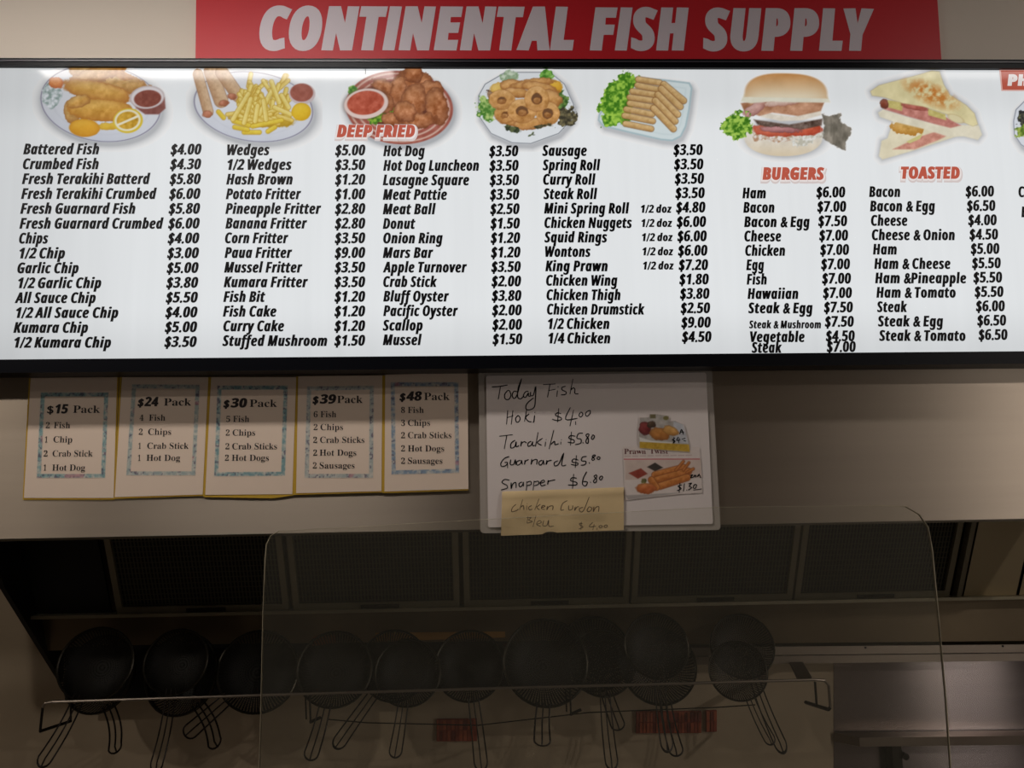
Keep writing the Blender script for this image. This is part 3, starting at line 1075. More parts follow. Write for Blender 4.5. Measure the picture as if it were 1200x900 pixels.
# 8 salad plate cut by the picture edge
p = Pic(1180, 100, 1290, 195)
oc = [(1187, 142), (1190, 128), (1204, 114), (1230, 108), (1262, 114), (1276, 128), (1280, 150), (1268, 172), (1240, 184), (1212, 180), (1196, 170), (1188, 158)]
p.shadow(p.poly([(x + 2, y + 4) for x, y in oc]), .4, 8)
p.over(p.poly(oc), (232, 236, 244))
p.over(np.abs(p.poly(oc) + .8) - .25, (60, 64, 80), .6, .85)
p.leaf(1204, 140, 12, 12, 0, (50, 50, 50), (120, 120, 90), 7)
p.leaf(1206, 154, 15, 9, 0, (90, 120, 40), (170, 190, 90), 7)
p.lump(1232, 145, 26, 20, 0, (200, 140, 70), (140, 80, 40), (230, 190, 130))
p.build('food_photo', YT, M_food, box, 'printed photo of a dish with salad cut off at the edge')

# ================================================================== HOOD
hood = empty('range_hood', P(600, 620, YH), 'long stainless steel extraction hood with grease filters under the menu board', 'hood')
zb = P(600, 618, YH).z
lip = [P(-300, 640, YH), P(1500, 603, YH)]
fr = pxquad([(-300, 638.5), (1450, 603.5), (1450, 420), (-300, 430)], YH)
fr[0].z = P(600, 619, YH).z - .0
# the face follows the measured lower edge
fr[0] = P(-300, 638, YH)
MB().slab(fr, .02).build('front_panel', M_steel, hood)
MB().slab(pxquad([(-300, 640.5), (1450, 605.5), (1450, 603), (-300, 637.5)], YH - .003), .03).build('lip', mat('lip_dark', (60, 52, 40), .4, .7), hood)
MB().slab(pxquad([(-60, 441.6), (563, 435.8), (563, 433.2), (-60, 439)], YH - .01), .01).build('mounting_rail', M_rail, box)
MB().slab(pxquad([(838, 432.6), (1270, 431.2), (1270, 428.4), (838, 430)], YH - .01), .01).build('mounting_rail', M_rail, box)
# filter plane
ZB, YB, SL = P(600, 706, 2.66).z, 2.66, .49


def PFl(px, py):
    d = ray(px, py)
    # Y = YB - SL*(z-ZB)
    t = (YB + SL * (ZB - EYE.z)) / (d.y + SL * d.z)
    return EYE + d * t


def fpt(X, z, off=0.):
    return Vector((X, YB - SL * (z - ZB) - off, z))


ZT = 2.02
zlow = [PFl(143, 719).z, PFl(1115, 699).z]
xs_l = PFl(143, 719).x
xs_r = PFl(1115, 699).x


def zbot(X):
    return zlow[0] + (zlow[1] - zlow[0]) * (X - xs_l) / (xs_r - xs_l)


def fslab(mb, X0, X1, z0a, z0b, z1a, z1b, off, th):
    q = [fpt(X0, z0a, off), fpt(X1, z0b, off), fpt(X1, z1b, off), fpt(X0, z1a, off)]
    return mb.slab(q, th)


edges = [(143, 333.5), (349.5, 533.5), (549, 731), (744.5, 922), (935, 1106)]
for i, (a, b) in enumerate(edges):
    Xa = PFl(a, 712 - a * .0172).x
    Xb = PFl(b, 712 - b * .0172).x
    za, zb_ = zbot(Xa), zbot(Xb)
    w = .014
    mb = MB()
    fslab(mb, Xa - w, Xb + w, za - .004, zb_ - .004, za + .022, zb_ + .022, .012, .03)
    fslab(mb, Xa - w, Xb + w, ZT - .02, ZT - .02, ZT, ZT, .012, .03)
    fslab(mb, Xa - w, Xa + .004, za + .022, za + .022, ZT - .02, ZT - .02, .012, .03)
    fslab(mb, Xb - .004, Xb + w, zb_ + .022, zb_ + .022, ZT - .02, ZT - .02, .012, .03)
    gf = mb.build('grease_filter', M_filtf, hood)
    mb = MB()
    fslab(mb, Xa, Xb, za + .02, zb_ + .02, ZT - .01, ZT - .01, -.006, .01)
    mb.build('filter_core', mat('filter_back', (20, 19, 15), .7), gf)
    mb = MB()
    n = 46
    for k in range(n):
        X = Xa + (Xb - Xa) * (k + .5) / n
        hw = (Xb - Xa) / n * .22
        z0 = zbot(X) + .022
        mb.add([fpt(X - hw, z0, .002), fpt(X + hw, z0, .002), fpt(X + hw, ZT, .002), fpt(X - hw, ZT, .002)], [(0, 1, 2, 3)])
    for k in range(44):
        z = za + .026 + (ZT - za) * k / 44
        mb.add([fpt(Xa, z, .001), fpt(Xb, z, .001), fpt(Xb, z + .0028, .001), fpt(Xa, z + .0028, .001)], [(0, 1, 2, 3)])
    mb.build('filter_mesh', M_filt, gf, kind='stuff')
    mb = MB()
    c = (Xa + Xb) / 2 + .01
    fslab(mb, c - .06, c + .06, zbot(c) + .003, zbot(c) + .003, zbot(c) + .015, zbot(c) + .015, .018, .006)
    mb.build('handle', mat('filter_handle', (60, 56, 46), .5, .5), gf)
# blank end of the filter bank on the left, right post and blank panels
mb = MB()
XL = P(65, 800, YW - .02).x
X0 = PFl(133, 718).x
fslab(mb, XL, X0 - .012, zbot(XL), zbot(X0), ZT, ZT, -.01, .01)
mb.build('blank_panel', M_black, hood)
Xa = PFl(1117, 699).x
Xp = PFl(1122.5, 699).x
mb = MB()
fslab(mb, Xa, Xp, zbot(Xa), zbot(Xa), ZT, ZT, .02, .03)
mb.build('post', M_filtf, hood)
M_bsteel = mat('blank_steel', (190, 172, 136), .4, .6, bump=.1, bscale=60, stretch=(.5, 1, 10), aniso=.6)
for a, b in ((1128, 1189), (1192.5, 1400)):
    mb = MB()
    A_, B_ = PFl(a, 698).x, PFl(b, 697).x
    fslab(mb, A_, B_, zbot(A_) + .002, zbot(B_) + .002, ZT, ZT, .006, .01)
    mb.build('blank_panel', M_bsteel, hood)
mb = MB()
Xe = PFl(1400, 697).x
fslab(mb, Xa - .01, Xe, zbot(Xa), zbot(Xe), ZT, ZT, -.02, .01)
mb.build('backing_panel', M_black, hood)
# roof of the hood
MB().box((-2.2, YH + .02, ZT), (2.6, YW, ZT + .02)).build('hood_roof', M_black, hood)
# apron below the filters
la, ra = Vector((XL, 0, zbot(XL) - .004)), Vector((Xe, 0, zbot(Xe) - .004))
ya = YB + .03
zl2, zr2 = P(100, 762, 2.74).z, P(1190, 751, 2.74).z
k = (zr2 - zl2) / (P(1190, 751, 2.74).x - P(100, 762, 2.74).x)
zA = zl2 + k * (XL - P(100, 762, 2.74).x)
zE = zl2 + k * (Xe - P(100, 762, 2.74).x)
mb = MB()
mb.add([(XL, 2.74, zA), (Xe, 2.74, zE), (Xe, ya, ra.z), (XL, ya, la.z)], [(0, 1, 2, 3)])
mb.build('apron_panel', M_dsteel, hood)
mb = MB()
mb.add([(XL, YB - .03, la.z - .004), (Xe, YB - .03, ra.z - .004), (Xe, YB - .03, ra.z + .006), (XL, YB - .03, la.z + .006),
        (XL, ya + .02, la.z - .004), (Xe, ya + .02, ra.z - .004), (Xe, ya + .02, ra.z + .006), (XL, ya + .02, la.z + .006)],
       [(0, 1, 2, 3), (0, 4, 5, 1), (3, 2, 6, 7), (7, 6, 5, 4)])
mb.build('gutter', M_filtf, hood)
# sloping end panel on the left
XS = XL
g = [Vector((XS, YH, ZT)), Vector((XS, YH, P(0, 632, YH).z)), Vector((XS, P(0, 690, 2.53).y - .2, P(0, 632, YH).z)), Vector((XS, YW, P(65, 800, YW).z)), Vector((XS, YW, ZT))]
d0 = ray(0, 690)
tt = (XS - EYE.x) / d0.x
pp = EYE + d0 * tt
d1 = ray(30, 738)
pq = EYE + d1 * (XS / d1.x)
g = [(XS, YH, ZT), (XS, YH, P(0, 632, YH).z + .0), (XS, pp.y - .12, P(0, 632, YH).z), (XS, pp.y, pp.z), (XS, pq.y, pq.z), (XS, YW, P(65, 800, YW).z), (XS, YW, ZT)]
mesh('side_panel', g + [(x + .015, y, z) for x, y, z in g], [tuple(range(7)), tuple(range(13, 6, -1))] + [(i, (i + 1) % 7, (i + 1) % 7 + 7, i + 7) for i in range(7)], M_black, hood)

# ledge trim on the wall
YL = 2.76
for y0a, y0b, y1a, y1b, dy in ((766, 755.5, 776.5, 764.5, 0), (777.5, 765.5, 787, 774.5, .012)):
    Q = [P(100, y1a, YL + dy), P(1195, y1b, YL + dy), P(1195, y0b, YL + dy), P(100, y0a, YL + dy)]
    dvec = (Q[1] - Q[0]) / (Q[1].x - Q[0].x)
    e0 = P(655, 780, YL).x - Q[0].x
    e1 = 2.2 - Q[1].x
    Q = [Q[0] + dvec * e0, Q[1] + dvec * e1, Q[2] + dvec * e1, Q[3] + dvec * e0]
    MB().slab(Q, YW - YL).build('trim_1' if dy == 0 else 'trim_2', mat('ledge_steel', (150, 136, 122), .4, .8, var=.1, aniso=.5), kind='structure')
for px in (1014, 1175, 905):
    c = P(px, 769.5 - px * .0105, YL)
    mb = MB()
    mb.tube([c + Vector((0, -.002, 0)), c + Vector((0, .004, 0))], .0035, 8)
    tag(mb.build('bolt', mat('bolt_dark', (20, 18, 18), .4, .8)), 'small dark bolt head in the steel ledge %s' % {1014: 'right of the wire rack end', 1175: 'nearest the right picture edge', 905: 'just right of the separate strainer'}[px], 'bolt')

# steel sheet on the right of the back wall
YP = YW - .0015
sp = pxquad([(977, 1010), (1300, 1010), (1300, 770), (977, 776)], YP)
MB().slab(sp, .001).build('wall_panel', M_steel2, kind='structure')
# shelf
sh = empty('wall_shelf', P(1100, 875, YW - .1), 'narrow steel wall shelf low at the right edge on a leg bracket', 'shelf')
A, B = P(1007, 864.5, 2.775), P(1320, 861, 2.775)
th = (P(1100, 864, 2.775) - P(1100, 874.5, 2.775)).z
mb = MB()
Ab, Bb = Vector((P(977, 862, YW - .01).x, YW - .01, A.z)), Vector((B.x, YW - .01, B.z))
mb.add([A, B, Bb, Ab, A - Vector((0, 0, th)), B - Vector((0, 0, th)), Bb - Vector((0, 0, th)), Ab - Vector((0, 0, th))],
       [(0, 1, 2, 3), (7, 6, 5, 4), (4, 5, 1, 0), (0, 3, 7, 4), (5, 6, 2, 1)])
mb.build('shelf_board', mat('shelf_steel', (128, 114, 100), .35, .8, var=.1, aniso=.5), sh)
b0 = P(1056, 872, 2.80)
MB().box((b0.x - .032, 2.80, b0.z - .2), (b0.x, YW - .006, b0.z + .004)).build('bracket', mat('bracket_dark', (50, 44, 34), .5, .5), sh)
kb = P(1062, 887, 2.79)
MB().tube([kb, kb + Vector((0, .04, 0))], .011, 10).build('knob', M_wire, sh)

# ================================================================== PACK CARDS
words = ['leftmost', 'second from left', 'middle', 'fourth from left', 'rightmost']
M_bord = {}
for i, cd in enumerate(CARDS):
    nm = cd['d'][1]
    ymid = cd['c'][3]
    root = empty('price_card', P(*cd['c'][3], YH - .003), 'white card reading $%s Pack with blue patterned border, %s' % (nm, words[i]), 'price card')
    YC = YH - .003 - .0006 * i
    MB().slab(pxquad([cd['yel'][j] for j in range(len(cd['yel']) - 1, -1, -1)], YC), .001).build('backing_card', M_yellow, root)
    MB().slab(pxquad(cd['c'][::-1], YC - .0012), .001).build('paper', M_card, root)
    # printed border
    xs = [q[0] for q in cd['b']]
    ys = [q[1] for q in cd['b']]
    p = Pic(min(xs) - 1, min(ys) - 1, max(xs) + 1, max(ys) + 1, .6, (226, 204, 184))
    sd = p.poly(cd['b'])
    nz = noise(p.X + 90 * i, p.Y, 3.2, 2)[..., None]
    pal = [(126, 160, 160), (158, 170, 166), (122, 156, 158), (168, 174, 170), (132, 150, 168)][i]
    col = np.array(pal) * (1 - np.clip(nz * 2 - .7, 0, 1)) + np.array((206, 200, 188)) * np.clip(nz * 2 - .7, 0, 1)
    dk = np.clip((noise(p.X, p.Y + 40 * i, 2.4, 2) - .6) * 6, 0, 1)[..., None]
    col = col * (1 - dk * .6) + np.array((70, 60, 84)) * dk * .6
    pk = np.clip((noise(p.X + 300, p.Y + 40 * i, 9, 1) - .8) * 10, 0, 1)[..., None]
    col = col * (1 - pk * .5) + np.array((196, 110, 120)) * pk * .5
    p.over(np.abs(sd + 2.3) - 2.3, col, .5)
    p.build('printed_border', YC - .0015, MATS.get('card_print') or printed('card_print'), root, cut=.3)
    mb = MB()
    y = cd['pk'][2]
    a, b_, c0, c1, c2, c3 = cd['d']
    text_px(mb, 'roman' if i == 0 else 'heavy', a, c0, c1, y, YC - .0018, 8.5)
    text_px(mb, 'heavy', b_, c2, c3, y, YC - .0018, 10.5)
    text_px(mb, 'serif' if i != 0 else 'roman', 'Pack', cd['pk'][0], cd['pk'][1], y - .5, YC - .0018, 8.6) if False else text_px(mb, 'roman', 'Pack', cd['pk'][0], cd['pk'][1], y - .5, YC - .0018, 8.6)
    for n_, t, a, b2, c_, y in cd['L']:
        text_px(mb, 'roman', n_, a, a + (3.0 if n_ == '1' else 4.6), y, YC - .0018, 6.8)
        text_px(mb, 'roman', t, b2, c_, y, YC - .0018, 7.2)
    mb.build('lettering', M_cardink, root)

# ================================================================== WHITEBOARD
YB1 = YH - .018
wbr = empty('whiteboard', P(700, 622, YB1), 'white handwritten board headed Today Fish below the menu board', 'board')
def rounded(pts, r, n=5):
    out = []
    m = len(pts)
    for i in range(m):
        p0, p1, p2 = Vector(pts[i - 1]), Vector(pts[i]), Vector(pts[(i + 1) % m])
        a = p1 + (p0 - p1).normalized() * r
        b = p1 + (p2 - p1).normalized() * r
        for k in range(n + 1):
            t = k / n
            out.append(tuple((a * (1 - t) + p1 * t) * (1 - t) + (p1 * (1 - t) + b * t) * t))
    return out


MB().slab(pxquad(rounded([(563, 625), (844.5, 621), (834, 430.5), (560.5, 433)], 5), YB1 + .004), .013).build('plastic_holder', M_clip, wbr)
MB().slab(pxquad(rounded([(572, 618), (835.5, 614), (827.5, 436.5), (569.5, 440.5)], 3), YB1), .003).build('board', M_wb, wbr)
HW = {
    'A': (560, 440, 8.571, [
        [(140, 115), (220, 110), (300, 95)], [(228, 110), (205, 240)], [(300, 150), (270, 190), (275, 235), (310, 240), (332, 200), (318, 155), (300, 150)],
        [(400, 165), (362, 160), (345, 200), (365, 232), (395, 190), (440, 30)], [(440, 30), (405, 130), (400, 215), (430, 235), (455, 212)],
        [(510, 160), (478, 165), (457, 205), (480, 220), (508, 175), (508, 205), (530, 208)], [(530, 165), (530, 200), (558, 195), (582, 110), (577, 250), (565, 320), (520, 345), (485, 338), (485, 300), (510, 265), (560, 225)],
        [(655, 92), (780, 85)], [(725, 88), (700, 220)], [(708, 152), (780, 138)], [(800, 150), (792, 215)], [(804, 108), (808, 118)],
        [(882, 108), (847, 120), (847, 145), (885, 165), (880, 190), (835, 195)], [(955, 35), (925, 188)], [(930, 150), (958, 125), (975, 140), (975, 180), (1012, 185)],
        [(300, 350), (287, 492)], [(352, 350), (335, 492)], [(290, 425), (355, 405)], [(405, 400), (380, 430), (387, 467), (410, 465), (425, 430), (405, 400)],
        [(490, 345), (468, 465)], [(515, 385), (480, 422), (508, 460), (540, 465)], [(570, 400), (562, 462), (550, 470)], [(570, 368), (574, 374)],
        [(835, 385), (800, 375), (780, 400), (835, 425), (835, 445), (790, 452), (745, 438)], [(812, 330), (800, 470)],
        [(930, 320), (880, 440), (1000, 430)], [(962, 345), (925, 508)], [(982, 460), (982, 497)],
        [(1030, 370), (1015, 402), (1035, 417), (1055, 390), (1042, 370), (1030, 370)], [(1100, 360), (1080, 385), (1095, 410), (1125, 385), (1128, 352), (1100, 360)],
        [(215, 610), (350, 595)], [(290, 605), (265, 738)], [(375, 650), (335, 680), (332, 727), (370, 715), (385, 665), (385, 715), (415, 702)],
        [(438, 660), (430, 712), (440, 680), (468, 665), (490, 680)], [(535, 660), (505, 680), (505, 712), (538, 697), (550, 665), (550, 705), (572, 700)],
        [(605, 570), (578, 715)], [(652, 630), (597, 672), (640, 702)], [(680, 665), (675, 715)], [(684, 642), (687, 648)],
        [(762, 550), (715, 740)], [(735, 692), (770, 660), (775, 695), (812, 685)], [(835, 665), (832, 692)], [(838, 642), (840, 648)],
        [(978, 610), (930, 605), (915, 630), (965, 650), (960, 677), (900, 670)], [(940, 565), (930, 705)],
        [(1055, 580), (1010, 585), (995, 630), (1035, 640), (1032, 680), (975, 695)], [(1053, 670), (1060, 682)],
        [(1110, 585), (1085, 600), (1110, 637), (1105, 682), (1085, 670), (1092, 640), (1116, 600), (1110, 585)], [(1155, 595), (1140, 630), (1155, 642), (1172, 612), (1155, 595)]]),
    'B': (570, 530, 7.059, [
        [(190, 35), (150, 50), (120, 90), (127, 117), (160, 110), (175, 85), (150, 85)], [(175, 85), (175, 132)], [(202, 60), (197, 100), (225, 100), (240, 60), (242, 105)],
        [(282, 65), (250, 80), (257, 107), (285, 90), (290, 65), (297, 102)], [(320, 65), (315, 102), (322, 75), (350, 60)], [(375, 55), (370, 102), (382, 70), (418, 60), (415, 102)],
        [(462, 65), (435, 80), (442, 107), (465, 90), (470, 65), (477, 102)], [(500, 65), (495, 102), (507, 75), (540, 65)], [(592, 70), (562, 85), (567, 112), (600, 95), (640, 5), (622, 105), (660, 105)],
        [(762, 65), (722, 55), (710, 80), (757, 90), (747, 107), (700, 100)], [(745, 25), (735, 128)], [(830, 35), (795, 40), (787, 70), (822, 75), (815, 102), (780, 107)], [(850, 82), (853, 96)],
        [(895, 20), (875, 35), (895, 55), (880, 67), (873, 52), (900, 30), (895, 20)], [(925, 35), (915, 50), (930, 60), (940, 45), (925, 35)],
        [(190, 230), (150, 225), (130, 250), (170, 275), (170, 297), (120, 312)], [(205, 250), (205, 302), (217, 265), (243, 250), (245, 297)],
        [(295, 245), (270, 260), (277, 287), (300, 270), (305, 245), (307, 282)], [(335, 240), (330, 317)], [(335, 250), (365, 240), (370, 265), (335, 277)],
        [(395, 235), (385, 322)], [(395, 245), (430, 240), (430, 265), (395, 277)], [(445, 257), (480, 245), (470, 230), (445, 252), (457, 277), (490, 268)],
        [(512, 230), (507, 267), (517, 240), (570, 228)], [(747, 215), (710, 210), (697, 235), (747, 250), (737, 272), (675, 270)], [(722, 180), (712, 302)],
        [(830, 160), (800, 220), (797, 267), (822, 277), (835, 247), (802, 242)], [(860, 243), (863, 254)], [(910, 185), (890, 200), (912, 225), (902, 252), (885, 240), (912, 205), (910, 185)],
        [(950, 195), (935, 215), (947, 230), (962, 205), (950, 195)]]),
    'C': (570, 530, 7.059, [
        [(245, 430), (215, 460), (210, 492), (250, 482), (265, 470)], [(300, 390), (275, 477)], [(285, 455), (305, 440), (310, 477)], [(335, 440), (335, 477)], [(336, 425), (338, 430)],
        [(375, 440), (350, 455), (357, 477), (380, 470)], [(435, 385), (400, 477)], [(447, 430), (417, 455), (440, 477)], [(455, 460), (485, 447), (467, 440), (455, 465), (485, 474)],
        [(505, 445), (500, 477), (517, 450), (550, 445), (547, 477)], [(670, 400), (630, 425), (615, 477), (642, 475)], [(680, 440), (682, 477), (710, 470), (715, 440)],
        [(735, 450), (730, 482), (747, 455), (765, 450)], [(800, 455), (770, 467), (777, 492), (805, 480), (850, 370)], [(850, 450), (832, 480), (850, 492), (872, 465), (850, 450)],
        [(890, 450), (885, 492), (902, 460), (930, 450), (927, 492)], [(345, 530), (335, 585)], [(330, 540), (370, 540), (350, 560), (380, 575), (335, 587)], [(410, 525), (385, 617)],
        [(420, 595), (455, 580), (437, 565), (415, 595), (450, 614)], [(475, 565), (467, 607), (500, 605), (515, 560), (517, 612), (557, 610)],
        [(795, 590), (770, 590), (777, 605), (800, 618), (765, 635)], [(785, 575), (782, 642)], [(880, 580), (850, 615), (907, 612)], [(892, 595), (880, 642)], [(915, 625), (912, 642)],
        [(945, 605), (930, 615), (945, 626), (960, 612), (945, 605)], [(990, 600), (972, 612), (985, 623), (1002, 610), (990, 600)]]),
    'D': (720, 470, 6.923, [
        [(548, 680), (515, 690), (542, 710), (508, 727)], [(532, 663), (525, 742)], [(568, 668), (560, 732)], [(585, 718), (588, 728)], [(600, 672), (627, 665), (607, 690), (627, 702), (598, 722)],
        [(652, 675), (640, 700), (655, 708), (667, 682), (652, 675)], [(640, 722), (708, 712)], [(615, 605), (635, 598), (618, 622), (640, 618)], [(652, 598), (642, 618), (658, 600), (660, 620)], [(690, 590), (672, 615), (690, 600), (700, 625)]]),
    'E': (720, 470, 6.923, [[(530, 270), (545, 230), (560, 272)], [(532, 252), (565, 250)], [(492, 300), (470, 315), (492, 325), (475, 342)], [(484, 290), (478, 345)], [(520, 290), (505, 318), (535, 315)], [(528, 300), (520, 338)], [(548, 310), (575, 300)], [(560, 320), (580, 325)]]),
}


def smooth(pts, n=4):
    if len(pts) < 3:
        return [Vector(p) for p in pts]
    P_ = [Vector(p) for p in pts]
    P_ = [P_[0]] + P_ + [P_[-1]]
    out = []
    for i in range(1, len(P_) - 2):
        a, b, c, d = P_[i - 1:i + 3]
        for k in range(n):
            t = k / n
            out.append(.5 * ((2 * b) + (c - a) * t + (2 * a - 5 * b + 4 * c - d) * t * t + (3 * b - a - 3 * c + d) * t ** 3))
    out.append(P_[-2])
    return out


def pen(key, Y, m, parent, w=.55, only=None):
    ox, oy, sc, st = HW[key]
    mb = MB()
    for s_ in (st[only[0]:only[1]] if only else st):
        q = [Vector((ox + p[0] / sc, oy + p[1] / sc)) for p in smooth(s_)]
        L, Rr = [], []
        for i, p in enumerate(q):
            t = (q[min(i + 1, len(q) - 1)] - q[max(i - 1, 0)])
            t = t.normalized() if t.length > 1e-6 else Vector((1, 0))
            nn = Vector((-t.y, t.x)) * w * (1.1 if 0 < i < len(q) - 1 else .8)
            L.append(P(*(p + nn), Y))
            Rr.append(P(*(p - nn), Y))
        n = len(q)
        mb.add(L + Rr, [(i, i + 1, n + i + 1, n + i) for i in range(n - 1)])
    return mb.build('handwriting', m, parent)


for r_ in ((0, 15), (15, 30), (30, 99)):
    pen('A', YB1 - .0006, M_ink, wbr, .56, r_)
for r_ in ((0, 15), (15, 99)):
    pen('B', YB1 - .0006, M_ink, wbr, .56, r_)
# yellow note, slightly curled
note = empty('paper_note', P(660, 624, YB1 - .006), 'creased yellow paper note reading Chicken Curdon Bleu stuck on the whiteboard bottom', 'note')
mb = MB()
n, m_ = 24, 12
vs = []
for j in range(m_ + 1):
    v = j / m_
    for i in range(n + 1):
        u = i / n
        x = 588.5 + (731 - 588.5) * u - (1.5 * v if u < .5 else 0) * (1 - u)
        yt = 576 - 5 * u
        yb = 626.5 - 5.2 * u + (1.4 if u < .37 else -1.4 * (u < .42))
        y = yt + (yb - yt) * v
        off = .003 + .006 * math.sin(v * math.pi * 1.0) * (.6 + .4 * math.cos(u * 5)) + (.004 * math.exp(-((v - .1) / .06) ** 2)) + .0015 * math.sin(u * 9 + v * 4)
        vs.append(P(x, y, YB1 - off))
mb.add(vs, [(j * (n + 1) + i, (j + 1) * (n + 1) + i, (j + 1) * (n + 1) + i + 1, j * (n + 1) + i + 1) for j in range(m_) for i in range(n)])
mb.build('paper', M_note, note, smooth=True)
pen('C', YB1 - .0175, mat('note_ink', (84, 62, 40), .7), note, .45, (0, 17))
pen('C', YB1 - .0175, MATS['note_ink'], note, .45, (17, 99))
M_pr = MATS['card_print']
# picture prints
pr2 = empty('picture_print', P(777, 579, YB1 - .002), 'printed Prawn Twist picture card with orange prawns and $1.30 on the whiteboard', 'picture')
cv = lambda l: [(720 + a / 6.923, 470 + b / 6.923) for a, b in l]
p = Pic(729, 522, 824, 586, .5, (222, 206, 198))
crd = cv([(72, 372), (690, 378), (712, 742), (540, 752), (88, 800)])
p.over(p.poly(crd), p.tex((226, 212, 204), 6, 8), .4)
p.over(p.poly(cv([(85, 480), (700, 470), (708, 620), (88, 640)])), p.tex((214, 192, 180), 8, 10), .6)
p.over(p.poly(cv([(88, 765), (560, 742), (400, 765), (110, 800)])), (176, 166, 160), .8)
p.over(p.cap(*cv([(80, 472), (690, 470)]), .45)[0], (190, 60, 70), .5)
for k in range(9):
    p.over(p.cap(*cv([(85 + k * 62, 448 - k), (130 + k * 62, 447 - k)]), .5)[0], (190, 160, 156), .5, .8)
p.over(p.poly(cv([(115, 585), (215, 545), (270, 590), (190, 630)])), p.tex((150, 62, 46), 12, 4))
p.over(p.poly(cv([(265, 535), (330, 500), (395, 540), (330, 570)])), p.tex((62, 54, 46), 8, 4))
o1, o2, o3 = (208, 128, 60), (150, 74, 30), (236, 176, 110)
for a, b, w in (((330, 600), (560, 540), 4.2), ((340, 640), (600, 570), 4.2), ((370, 690), (590, 620), 4.2), ((300, 640), (340, 700), 4)):
    q = cv([a, b])
    p.stick(q[0], q[1], w, o1, o2, o3, 22)
for a, b in (((500, 560), (560, 490)), ((560, 560), (605, 500)), ((590, 580), (640, 550))):
    q = cv([a, b])
    p.stick(q[0], q[1], 1.6, o1, o2, o3, 14)
q = cv([(260, 710)])[0]
p.lump(q[0], q[1], 12, 6, 0, (206, 112, 60), o2, o3, 30)
q = cv([(238, 648)])[0]
p.leaf(q[0], q[1], 3.5, 3, 0, (90, 86, 50), (150, 140, 80), 2)
p.build('picture', YB1 - .002, M_pr, pr2, cut=.4)
mb = MB()
text_px(mb, 'roman', 'Prawn', 731.5, 757, 532, YB1 - .0026, 6.2)
text_px(mb, 'roman', 'Twist', 761.5, 783, 531.6, YB1 - .0026, 6.2)
mb.build('lettering', mat('print_ink', (110, 56, 56), .7), pr2)
pen('D', YB1 - .0028, M_ink, pr2, .5)
pr1 = empty('picture_print', P(780, 530, YB1 - .0035), 'small cut-out food picture with plum and golden patties above the prawn card', 'picture')
p = Pic(748, 483, 812, 533, .5, (222, 206, 198))
out = cv([(208, 135), (280, 132), (286, 106), (340, 106), (440, 120), (445, 165), (490, 160), (555, 190), (605, 350), (610, 412), (520, 408), (205, 378), (196, 310)])
p.over(p.poly(out), p.tex((176, 168, 160), 18, 5), .4)
p.over(p.poly(cv([(480, 165), (560, 190), (600, 345), (480, 345)])), p.tex((196, 196, 200), 10, 5), 1)
p.over(p.poly(cv([(200, 290), (290, 320), (470, 335), (470, 350), (205, 335)])), (226, 222, 214), .8)
p.over(p.poly(cv([(205, 330), (605, 352), (612, 412), (205, 380)])), p.tex((198, 158, 50), 18, 3), .5)
p.over(p.poly(cv([(290, 108), (335, 108), (335, 140), (290, 140)])), (110, 100, 66), .6)
sd, _, _ = p.ell(*cv([(418, 138)])[0], 3.2, 2.4)
p.over(sd, (120, 110, 60))
q = cv([(248, 222)])[0]
p.lump(q[0], q[1], 7, 7.8, 0, (130, 46, 44), (80, 26, 26), (190, 110, 100), 24)
q = cv([(300, 190)])[0]
p.lump(q[0], q[1], 5, 4, 0, (80, 60, 40), (50, 30, 26), (150, 120, 90), 24)
q = cv([(370, 268)])[0]
p.lump(q[0], q[1], 12, 7.6, 8, (196, 128, 60), (130, 76, 30), (226, 172, 104), 22)
q = cv([(455, 240)])[0]
p.lump(q[0], q[1], 9.5, 5.6, 22, (214, 158, 84), (150, 96, 40), (240, 204, 140), 18)
p.build('picture', YB1 - .0035, M_pr, pr1, cut=.4)
pen('E', YB1 - .0042, M_ink, pr1, .5)

# ================================================================== BLACK SHEET IN PLACE OF SHADE ON THE BACK WALL
MB().slab(pxquad([(76, 822.5), (668, 804.5), (668, 716), (76, 726)], 2.735), .004).build('shade_sheet', mat('shade_black', (20, 18, 15), .8, var=.2))
tag(bpy.data.objects['shade_sheet'], 'black sheet standing in for wall shade behind the left and middle strainers', 'board')

# ================================================================== WIRE RACK
YR = 2.455
rk = empty('wire_rack', P(500, 812, YR), 'long wire rack on the back wall holding the row of strainers', 'rack')


def smp(pts, Y):
    return [P(x, y, Y) if not isinstance(Y, list) else P(x, y, Y[i]) for i, (x, y) in enumerate(pts)]


mb = MB()
mb.tube(smp([(50, 829), (53, 824), (62, 822.5), (300, 814.8), (600, 806), (800, 801), (955, 796.5), (966, 797.5), (971, 803), (973, 829)], YR), .0042, 8)
mb.build('front_rod', M_wirel, rk)
mb = MB()
mb.tube(smp([(50, 829), (47, 857)], YR), .0035)
mb.tube([P(47, 857, YR), P(83, 845, YR + .12)], .0045)
mb.tube([P(83, 845, YR + .12), P(83, 824, YR + .12)], .003)
mb.build('end_loop', M_wire, rk)
mb = MB()
mb.tube([P(973, 829, YR), P(971, 831.5, YR), P(944, 823, YR + .12)], .0055)
mb.tube(smp([(955, 799), (957, 826)], YR + .05), .0035)
mb.build('end_loop', M_wire, rk)
for x0, y0 in ((363, 813), (668, 804)):
    mb = MB()
    mb.tube(smp([(x0, y0), (x0 + 1, y0 + 33)], YR), .003)
    mb.tube(smp([(x0 - 5, y0 + 3), (x0 - 4, y0 + 30)], YR + .04), .0025)
    mb.tube([P(x0 + 1, y0 + 33, YR), P(x0 + 12, y0 + 28, YR + .05)], .005)
    mb.build('support', M_wire, rk)
mb = MB()
